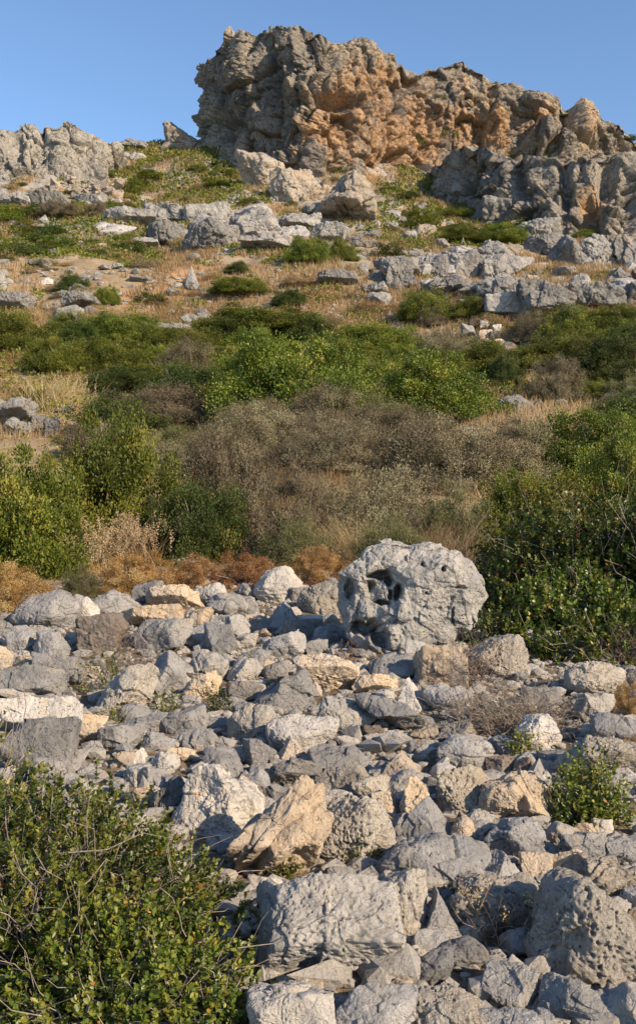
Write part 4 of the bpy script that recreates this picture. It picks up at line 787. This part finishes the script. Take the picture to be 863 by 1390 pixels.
FG = leaf_mat('foreground_leaves', [(0, (0.035, 0.055, 0.008)), (0.4, (0.095, 0.125, 0.016)), (0.75, (0.20, 0.20, 0.030)), (0.95, (0.26, 0.22, 0.05)), (1, (0.38, 0.12, 0.03))], .3, .4, .4)
leafy_bush('leafy_bush', 'leafy green bush with bare twigs in the lower left corner', on(-.98, 3.02), .74, .52, .52, 2900, 18, .020, .0058, FG, 301, bare=.2, br=.0032, tonebias=.0, lump=.5, step=4)
leafy_bush('sprawling_bush', 'scraggly part-leafless bush at the far left edge of the foreground', on(-1.32, 3.35), .42, .4, .76, 520, 11, .022, .006, FG, 302, bare=.45, br=.005, tonebias=.08)
leafy_bush('lower_bush', 'low leafy bush at the bottom edge left of the huge flat-faced slab', on(-.56, 2.66), .40, .30, .30, 1100, 15, .020, .0058, FG, 303, bare=.15, br=.003, tonebias=.08)
for lab, x, y, rx, ry, h, nt_, sd, tb, bare in [
    ('wide dark green bush with red leaves filling the right side', 3.05, 10.0, 1.40, 1.3, 1.22, 2600, 311, .02, .10),
    ('rounded dark bush in front of the wide right thicket, with bare grey branches', 2.45, 8.8, .78, .7, .70, 1000, 312, .08, .30),
    ('yellow-green bush at the upper left of the right thicket', 2.95, 11.9, .85, .8, 1.28, 1100, 313, .22, .08),
    ('green bush at the right edge above the pitted slab', 3.9, 9.2, 1.0, .9, 1.25, 1300, 314, .10, .15)]:
    leafy_bush('mastic_bush', lab, on(x, y), rx, ry, h, int(nt_ * 1.9), 17, .042, .0150, FG if tb > .1 else MASTIC, sd, 'bushes of the right thicket', bare=bare * .22, br=.006, tonebias=tb, lump=.45, step=8)
def small_plant(px, py, wpx, hpx, label, mat, seed, L=.02, ntip=60, bare=.2, tb=0., name='small_plant'):
    t, c = hit(px, py); w = wpx * t / F; h = hpx * t / F
    return leafy_bush(name, label, on(c[0], c[1] + w * .2), w / 2, w * .35, h, ntip, 11, L, L * .27, mat, seed, 'plants growing between the rocks', bare=bare, br=.0022, tonebias=tb)
small_plant(806, 1128, 125, 95, 'bright green shrub growing below the large pitted slab at right', FG, 401, .024, 330, .1, .08, 'green_shrub')
small_plant(712, 1032, 55, 40, 'little yellow-green plant above the large warm tan boulder', FG, 402, .02, 70, .1, .2)
small_plant(140, 950, 95, 62, 'straggly green and brown weed beneath the brown-stained rock', FG, 403, .02, 150, .5, .1)
small_plant(225, 975, 60, 30, 'low weed at the foot of the tall pitted tan rock', FG, 404, .018, 60, .3)
small_plant(295, 972, 50, 42, 'dark green tuft right of the domed grey rock', DGREEN, 405, .018, 90, .1)
small_plant(330, 925, 36, 36, 'thin green sprig behind the large peaked grey rock', FG, 406, .018, 40, .3, .15)
small_plant(497, 1180, 60, 32, 'small weed at the foot of the rounded pitted boulder', FG, 407, .016, 40, .3, .1)
small_plant(470, 905, 40, 32, 'rusty little plant under the huge boulder', ORANGE, 408, .012, 50, .3)
small_plant(640, 900, 50, 40, 'green weed in the dead twigs by the tan block', DGREEN, 409, .016, 50, .4)
small_plant(560, 1210, 40, 30, 'tiny green weed beside the broad lumpy rock', FG, 410, .014, 26, .3)
small_plant(150, 985, 50, 24, 'green weed creeping under the tall pitted tan rock', FG, 411, .016, 50, .2)
small_plant(385, 1195, 60, 26, 'small sprig between the grooved block and flat-faced slab', FG, 412, .016, 40, .3)
small_plant(700, 860, 50, 50, 'yellow-green sprout at the foot of the right thicket', FG, 413, .03, 60, .1, .25)
leafy_bush('mastic_bush', 'low leafy fringe of the right thicket overhanging the rocks', on(2.75, 8.05), .95, .35, .42, 900, 15, .036, .012, MASTIC, 316, 'bushes of the right thicket', bare=.12, br=.005, tonebias=.06, lump=.5, step=6)
leafy_bush('mastic_bush', 'small leafy sprigs between the huge boulder and the right thicket', on(1.75, 8.6), .35, .3, .40, 260, 14, .034, .011, MASTIC, 317, 'bushes of the right thicket', bare=.12, br=.004, lump=.5, step=5)
small_plant(610, 1232, 26, 20, 'tiny sprout above the dark wedge rock', FG, 414, .012, 16, .2, .1)
small_plant(275, 950, 36, 22, 'short weed under the pale ground rocks', FG, 415, .014, 30, .3, .1)

# tangle of dead grey twigs
def twig_tangle(name, label, px, py, wpx, hpx, n, seed, mat, up=.5, L=.12, rad=.0022, cat='dead bush'):
    r = np.random.default_rng(seed); t, c = hit(px, py); w = wpx * t / F; h = hpx * t / F
    c = on(c[0], c[1] + w * .25); paths = []; rs = []
    for k in range(n):
        a = r.normal(size=3) * [w * .22, w * .18, 0]; a[2] = abs(r.normal()) * h * .35
        dirr = nrm(r.normal(size=3) * [1, 1, .5] + nrm(a + [0, 0, .01]) * .8 + [0, 0, up]); e = a + dirr * L * r.uniform(.5, 1.8)
        e[2] = min(abs(e[2]), h * 1.1); P = crooked(r, a, e, 6, .16); paths.append(P); rs.append(rad * r.uniform(.5, 1.2))
        for _ in range(2):
            s = P[min(r.integers(2, 5), len(P) - 1)]; paths.append(crooked(r, s, s + nrm(r.normal(size=3) + dirr) * L * .5 * r.uniform(.4, 1.2), 4, .15)); rs.append(rad * .5)
    V, Fc = tubes(paths, rs, 3); tone = np.clip(np.repeat(r.random(len(V) // 3), 3) * .8 + .1, 0, 1)[:len(V)]
    o = link(name, mesh_np(name, V, Fc, mat, True, {'tone': tone}), loc=c); tag(o, label, cat, 'dead twigs'); return o
twig_tangle('dead_twigs', 'tangled grey dead twig bush lying between rocks below the right thicket', 700, 1000, 190, 55, 1000, 1, GTWIG, .35, .10, .0030)
twig_tangle('dead_twigs', 'bare grey twigs in front of the long pitted rock', 650, 935, 110, 70, 260, 2, GTWIG)
twig_tangle('dead_twigs', 'bare brown twigs among stones at the right edge', 850, 905, 60, 50, 260, 33, GTWIG)
twig_tangle('dead_twigs', 'dry grey twigs over the brown-stained rock', 165, 915, 80, 60, 160, 4, GTWIG)
twig_tangle('dead_twigs', 'small dry twig tuft at the foot of the giant honeycombed rock', 700, 1290, 90, 60, 90, 5, GTWIG, .3, .09)
twig_tangle('dead_twigs', 'bare pale branches in front of the right thicket', 765, 880, 110, 90, 150, 6, GTWIG, .8, .20, .0028)

# dry grass clumps and stalks
def grass_clump(name, label, px, py, wpx, hpx, n, seed, mat, wd=.004, heads=0., lean=(0, 0)):
    r = np.random.default_rng(seed); t, c = hit(px, py); w = wpx * t / F; h = hpx * t / F; c = on(c[0], c[1] + w * .2)
    B = r.normal(size=(n, 3)) * [w * .24, w * .18, 0]; B[:, 2] = H(B[:, 0] + c[0], B[:, 1] + c[1]) - c[2] - .02
    hh = h * r.uniform(.35, 1.0, n); dirr = nrm(np.stack([r.normal(size=n) * .28 + lean[0], r.normal(size=n) * .28 + lean[1], np.ones(n)], 1)); bend = nrm(np.stack([dirr[:, 0], dirr[:, 1], 0 * hh], 1) + 1e-6)
    S = nrm(r.normal(size=(n, 3)) * [1, .5, 0]); k = 5; V = []
    for j in range(k):
        f = j / (k - 1); Pm = B + dirr * (hh * f)[:, None] + bend * (hh * .35 * f * f)[:, None]; ww = wd * (1 - f * .85)
        V += [Pm - S * ww, Pm + S * ww]
    V = np.stack(V, 1); b0 = (np.arange(n) * 2 * k)[:, None]; Fc = np.vstack([b0 + np.array([2 * j, 2 * j + 1, 2 * j + 3, 2 * j + 2]) for j in range(k - 1)])
    tone = np.repeat(np.clip(r.normal(size=n) * .25 + .5, 0, 1), 2 * k); V = V.reshape(-1, 3)
    if heads:
        L_ = .028 if n > 30 else .009
        m = r.random(n) < heads; tips = (B + dirr * hh[:, None] + bend * (hh * .35)[:, None])[m]; q = 26; ci = np.repeat(np.arange(len(tips)), q)
        P = tips[ci] - dirr[m][ci] * (r.random(len(ci)) * h * (.28 if n > 30 else .06))[:, None] + r.normal(size=(len(ci), 3)) * .012
        v2, f2, t2 = leaves(P, nrm(r.normal(size=P.shape) + [0, 0, 1]), nrm(r.normal(size=P.shape)), np.full(len(P), L_), np.full(len(P), L_ * .28), np.clip(.8 + .15 * r.normal(size=len(P)), 0, 1))
        Fc = np.vstack([Fc, f2 + len(V)]); V = np.vstack([V, v2]); tone = np.concatenate([tone, t2])
    o = link(name, mesh_np(name, V, Fc, mat, False, {'tone': tone}), loc=c); tag(o, label, 'dry grass', 'clumps of dry stalks'); return o
grass_clump('dry_stalks', 'pale dry flower stalks in front of the tall green lentisk', 170, 772, 120, 82, 260, 21, STRAW, .005, .8)
grass_clump('dry_stalks', 'pale dry stalks left of the main pale clump', 118, 775, 60, 60, 90, 22, STRAW, .004, .8)
grass_clump('grass_clump', 'golden arching grass left behind the huge boulder', 470, 772, 130, 82, 700, 23, STRAW, .0035, 0, (-.25, 0))
grass_clump('grass_clump', 'fine straw-coloured grass right behind the huge boulder', 600, 780, 150, 85, 900, 24, STRAW, .003, 0, (.1, 0))
grass_clump('grass_clump', 'tall dry grass at the left edge below the pale slab', 70, 560, 90, 55, 500, 25, STRAW, .008, .3)
grass_clump('grass_clump', 'yellow dry grass between brown thorny bushes at mid slope', 470, 625, 90, 45, 400, 26, STRAW, .007, .3)
grass_clump('dry_thistle', 'dry thistle stalks with rusty heads by the rounded pitted rock', 668, 1290, 60, 100, 12, 27, ORANGE, .0022, .5)
grass_clump('dry_weed', 'thin dry stems at the lower right beside a pebble', 705, 1262, 40, 60, 7, 28, STRAW, .0016)

# low shrubs scattered over the upper slope
ng = 0; SMN = {'g': 'low_green_shrub', 'd': 'low_dark_shrub', 'b': 'low_thorny_shrub', 'y': 'dry_tuft', 'v': 'low_olive_shrub'}
SMPOS = []
tries = 0
while ng < 270 and tries < 9000:
    tries += 1
    x = rg.uniform(-30, 900); y = rg.triangular(192, 560, 262)
    t, c = hit(x, y)
    if c[1] > 103 or c[1] < 24: continue
    if any(np.hypot(c[0] - q[0][0], c[1] - q[0][1]) < q[1] * .8 for q in ROCKS if q[0][1] > 20) or any(np.hypot(c[0] - q[0], c[1] - q[1]) < q[2] * .8 for q in BUSH): continue
    green = 0.30
    if x < 215 and 283 < y < 350: green = .95
    elif 130 < x < 330 and y < 280: green = .75
    elif x > 500 and 250 < y < 340: green = .62
    elif 350 < y < 430 and x < 520: green = .06
    elif 270 < y < 350 and 210 < x < 520: green = .25
    elif y > 340 and x > 520: green = .25
    if green < .2 and rg.random() < .3: continue
    nb_ = float(fbm(np.array([[c[0] / 5, c[1] / 5, 2.]]), 2, 5)[0])
    k = rg.choice('ggd') if rg.random() < green + nb_ * .4 else rg.choice('byyvb' if y < 350 else 'yyyyvb')
    w = rg.uniform(1.3, 3.6) if k in 'gd' else rg.uniform(.9, 2.3)
    h = w * rg.uniform(.16, .30)
    o = link(SMN[k], SM[k][rg.randrange(len(SM[k]))][0], loc=on(c[0], c[1], -.05)); o.scale = (w / 2, w / 2 * rg.uniform(.7, 1), h * 1.1); o.rotation_euler = (0, 0, rg.uniform(0, 6.28))
    SMPOS.append((o, k, w, x, y, t)); ng += 1
# plants on the cliffs
dg = bpy.context.evaluated_depsgraph_get()
for px, py, s, lab in [(455, 46, 22, 'green shrub on the cliff top notch'), (607, 182, 30, 'green ledge of shrubs in the middle of the cliff'), (566, 192, 24, 'green shrub below left of the cliff ledge shrubs'), (530, 92, 16, 'dark shrub high on the cliff face'), (600, 132, 20, 'dark shrub hanging in the upper cliff'), (697, 210, 30, 'green shrub on top of the dark crag'), (745, 212, 26, 'green shrub right on top of the dark crag'), (830, 162, 22, 'shrub on the right shoulder of the cliff'), (760, 155, 20, 'shrub in the right upper cliff'), (855, 186, 22, 'shrub at the right end of the skyline'), (652, 265, 14, 'small dark bush at the foot of the crag')]:
    d = ray(px, py); ok, loc, nn, idx, ob, mm = SC.ray_cast(dg, Vector((0, 0, CAMZ)), Vector(d))
    if not ok: continue
    w = s * 1.25 * loc.y / F
    o = link('cliff_shrub', SM['g' if 'green' in lab else 'd'][px % 2][0], loc=(loc.x, loc.y + .25 * w, loc.z - .15)); o.scale = (w / 2, w / 2 * .8, w * .35)
    tag(o, lab, 'shrub', 'shrubs growing on the cliffs')

# dry grass over the slope: uncountable
r = np.random.default_rng(91); n = 330000
y = 13 + (r.random(n) ** 1.15) * 90; x = (r.random(n) * 2 - 1) * (2.5 + .42 * y)
m = fbm(np.stack([x / 2.6, y / 2.6, 0 * x], 1), 3, 44); m2 = fbm(np.stack([x / 9, y / 9, 0 * x + 3], 1), 2, 45)
keep = (m + m2 * .5 > -.22 + .26 * sst(60, 75, y)) & (y > 14.5 + .4 * np.sin(x)); x, y, m = x[keep], y[keep], m[keep]; n = len(x)
B = np.stack([x, y, H(x, y) - .03], 1); hgt = (.16 + .22 * r.random(n)) * (1 + .006 * y); wd = .0010 * y ** .92 * r.uniform(.4, .8, n)
S = nrm(r.normal(size=(n, 3)) * [1, .4, .0]); T3 = B + np.stack([r.normal(size=n) * .28, r.normal(size=n) * .28, np.ones(n)], 1) * hgt[:, None]
V = np.stack([B - S * wd[:, None], B + S * wd[:, None], T3], 1).reshape(-1, 3)
tone = np.clip(.42 + .5 * fbm(np.stack([x / 4, y / 4, 0 * x + 9], 1), 2, 46) + .2 * r.normal(size=n), 0, 1)
o = link('dry_grass', mesh_np('dry_grass', V, np.arange(n * 3).reshape(-1, 3), STRAW, False, {'tone': np.repeat(tone, 3)})); tag(o, 'short dry straw grass covering the open slope', kind='stuff')

n = 230000
y = 24 + (r.random(n) ** .8) * 79; x = (r.random(n) * 2 - 1) * (2.5 + .42 * y)
z = H(x, y); qx = CX + F * x / y; qy = 640 - F * (z - CAMZ) / y
gr = np.full(n, .0); 
for (a0, a1, b0, b1, v) in [(-40, 215, 283, 352, .75), (130, 330, 190, 282, .60), (500, 720, 250, 345, .50), (380, 500, 315, 360, .45), (200, 620, 330, 370, .14), (680, 900, 425, 460, .3), (-40, 900, 440, 620, .30), (-40, 130, 235, 283, .12), (720, 900, 240, 400, .1)]:
    k_ = sst(a0 - 20, a0 + 20, qx) * sst(a1 + 20, a1 - 20, qx) * sst(b0 - 8, b0 + 8, qy) * sst(b1 + 8, b1 - 8, qy); gr = np.maximum(gr, v * k_)
nz = fbm(np.stack([x / 2.2, y / 3.2, 0 * x + 4], 1), 4, 61); kp = nz > .27 - gr
x, y, z, nz, gr = x[kp], y[kp], z[kp], nz[kp], gr[kp]; n = len(x)
lift = np.clip((nz - (.27 - gr)) * 1.3, 0, .42) * (.7 + .5 * vn(np.stack([x * 2.2, y * 2.2, 0 * x], 1), 7))
P = np.stack([x, y, z + lift * r.random(n) ** .4], 1); A = nrm(r.normal(size=(n, 3)) + [0, 0, .7]); Nn = nrm(r.normal(size=(n, 3)) * .7 + [0, -.2, 1])
V, Fc, to = leaves(P, A, Nn, (.05 + .0022 * y) * r.uniform(.6, 1.3, n), (.018 + .0009 * y) * r.uniform(.7, 1.2, n), np.clip(.5 + .28 * nz + .22 * fbm(np.stack([x / .9, y / .9, 0 * x], 1), 2, 63) + .15 * r.normal(size=n), 0, .95))
o = link('ground_cover', mesh_np('ground_cover', V, Fc, GREEN, False, {'tone': to})); tag(o, 'low green heath carpeting parts of the slope', kind='stuff')

# ------------------------------------------------------------------ labels for the remaining repeats
SHORT = [(557, 812, 'the huge boulder'), (62, 834, 'the broad smooth boulder'), (134, 866, 'the brown-stained rock'), (165, 940, 'the tall pitted tan rock'), (240, 812, 'the flat-topped tan rock'), (220, 865, 'the cracked blue-grey rock'), (375, 798, 'the pale knobbly boulder'), (446, 918, 'the sunlit-topped tan rock'), (388, 942, 'the large peaked grey rock'), (528, 970, 'the long tilted slab'), (410, 1000, 'the white-speckled rounded rock'), (595, 910, 'the square-faced tan block'), (300, 1090, 'the tan-topped pale rock'), (385, 1130, 'the diagonally grooved block'), (483, 1134, 'the rounded pitted boulder'), (445, 1290, 'the huge flat-faced slab'), (702, 1086, 'the large warm tan boulder'), (695, 1140, 'the five-sided grey rock'), (585, 1172, 'the two-humped grey rock'), (790, 1250, 'the giant honeycombed rock'), (670, 1228, 'the pitted rock by the thistle'), (810, 1035, 'the large pitted slab at right'), (695, 960, 'the tangled dead twigs'), (250, 980, 'the domed grey rock'), (575, 1118, 'the tent-like grey rock'), (595, 1250, 'the dark standing wedge'), (40, 975, 'the wide pale slab'), (60, 1020, 'the slab behind the leafy bush'), (806, 925, 'the pitted tan rock at right'), (464, 1030, 'the notched long grey rock'), (236, 1086, 'the black-speckled rock'), (825, 1195, 'the ridged grooved rock'), (437, 812, 'the tan pitted round rock'), (670, 895, 'the long lichened rock'),
 (470, 270, 'the largest fallen boulder'), (350, 232, 'the left fallen boulder'), (400, 256, 'the middle fallen boulder'), (252, 190, 'the tan wedge crag'), (70, 272, 'the striped grey boulder'), (125, 230, 'the dry stone wall'), (288, 322, 'the smooth grey bulge'), (682, 292, 'the vertical-grooved outcrop'), (108, 407, 'the perched flat boulder'), (662, 455, 'the collapsed stone heap'), (740, 410, 'the big sloping outcrop'), (560, 322, 'the small upright rock'), (395, 520, 'the large rounded lentisk'), (575, 412, 'the sandy slope bush'), (815, 485, 'the dark round bush'), (328, 388, 'the bush below the ledge band'), (810, 345, 'the large crag blocks'), (100, 320, 'the green left slope'), (205, 448, 'the low grey slabs'), (585, 370, 'the cracked outcrops'), (360, 306, 'the white knobbly ledge'), (20, 560, 'the perched pale slab'), (235, 235, 'the grassy saddle'), (15, 412, 'the smooth left-edge outcrop')]
CW = {'M': ['pale'] * 3, 'G': ['smooth grey', 'blue-grey', 'plain grey'], 'P': ['pale grey', 'whitish', 'light grey'], 'T': ['tan', 'warm beige', 'sandy tan'], 'K': ['pitted beige', 'rough pitted', 'porous'], 'D': ['dark pitted', 'dark rough', 'dark speckled'], 'B': ['brownish', 'rusty brown', 'brown'], 'O': ['grey', 'pale grey', 'light grey'], 'Q': ['tan', 'brownish', 'orange-tan']}
SW = {'round': ['rounded', 'domed'], 'ang': ['angular', 'faceted'], 'slab': ['flat', 'slabby'], 'tri': ['peaked', 'pointed'], 'block': ['blocky', 'squarish']}
used = set(o['label'] for o in bpy.data.objects if 'label' in o)
def rel(x, y):
    out = []
    for lx, ly, nm in sorted(SHORT, key=lambda q: (q[0] - x) ** 2 + ((q[1] - y) * 1.4) ** 2)[:5]:
        dx, dy = x - lx, y - ly
        if abs(dx) > abs(dy) * 1.5: w_ = 'right of' if dx > 0 else 'left of'
        elif abs(dy) > abs(dx) * 1.5: w_ = 'below' if dy > 0 else 'above'
        else: w_ = ('lower right of' if dx > 0 else 'lower left of') if dy > 0 else ('upper right of' if dx > 0 else 'upper left of')
        out.append((math.hypot(dx, dy), w_ + ' ' + nm))
    return out
def unique(make, group_label, o, x, y):
    opts = rel(x, y)
    for ri, (dd, rr_) in enumerate(opts):
        for alt in range(3):
            near = ('just ' if dd < 45 else '') if alt == 0 else ''
            l = make(alt) + ' ' + near + rr_
            if l not in used and len(l.split()) <= 16: used.add(l); o['label'] = l; return
    l = make(0) + ' ' + opts[0][1] + ', ' + opts[1][1]
    l = ' '.join(l.split()[:16]); used.add(l); o['label'] = l
for (o, typ, shp, wp, hp, x, y, t, lab) in sorted(PEND, key=lambda q: -q[3]):
    if '_px' in o: del o['_px']
    if '_py' in o: del o['_py']
    if lab: continue
    big_ = 'tiny' if wp < 16 else 'small' if wp < 30 else 'medium-sized' if wp < 50 else 'large'
    ht = ' upright' if hp > wp * 1.02 else ''
    nm = 'stone' if wp < 30 else 'rock'
    unique(lambda a: f"{big_} {CW[typ][a]}{ht} {SW[shp][a % 2]} {nm}", None, o, x, y)
for (o, k, w, x, y, t) in FB:
    unique(lambda a: f"{['low', 'small', 'rounded'][a]} {dict(g='leafy green', d='dark green', b='grey-brown thorny', v='olive')[k]} bush", None, o, x, y)
KW = {'g': ('green', 'cushion shrub'), 'd': ('dark green', 'cushion shrub'), 'b': ('brown thorny', 'shrub'), 'y': ('straw-yellow', 'dry tuft'), 'v': ('olive', 'shrub')}
for (o, k, w, x, y, t) in SMPOS:
    sz = ['small', 'wide', 'low'] if w < 1.8 else ['broad', 'spreading', 'large'] 
    if w < 1.8: sz = ['small', 'low', 'little']
    tag(o, None, 'shrub' if k != 'y' else 'dry grass', 'low shrubs and tufts on the slope')
    unique(lambda a: f"{sz[a]} {KW[k][0]} {KW[k][1]}", None, o, x, y)
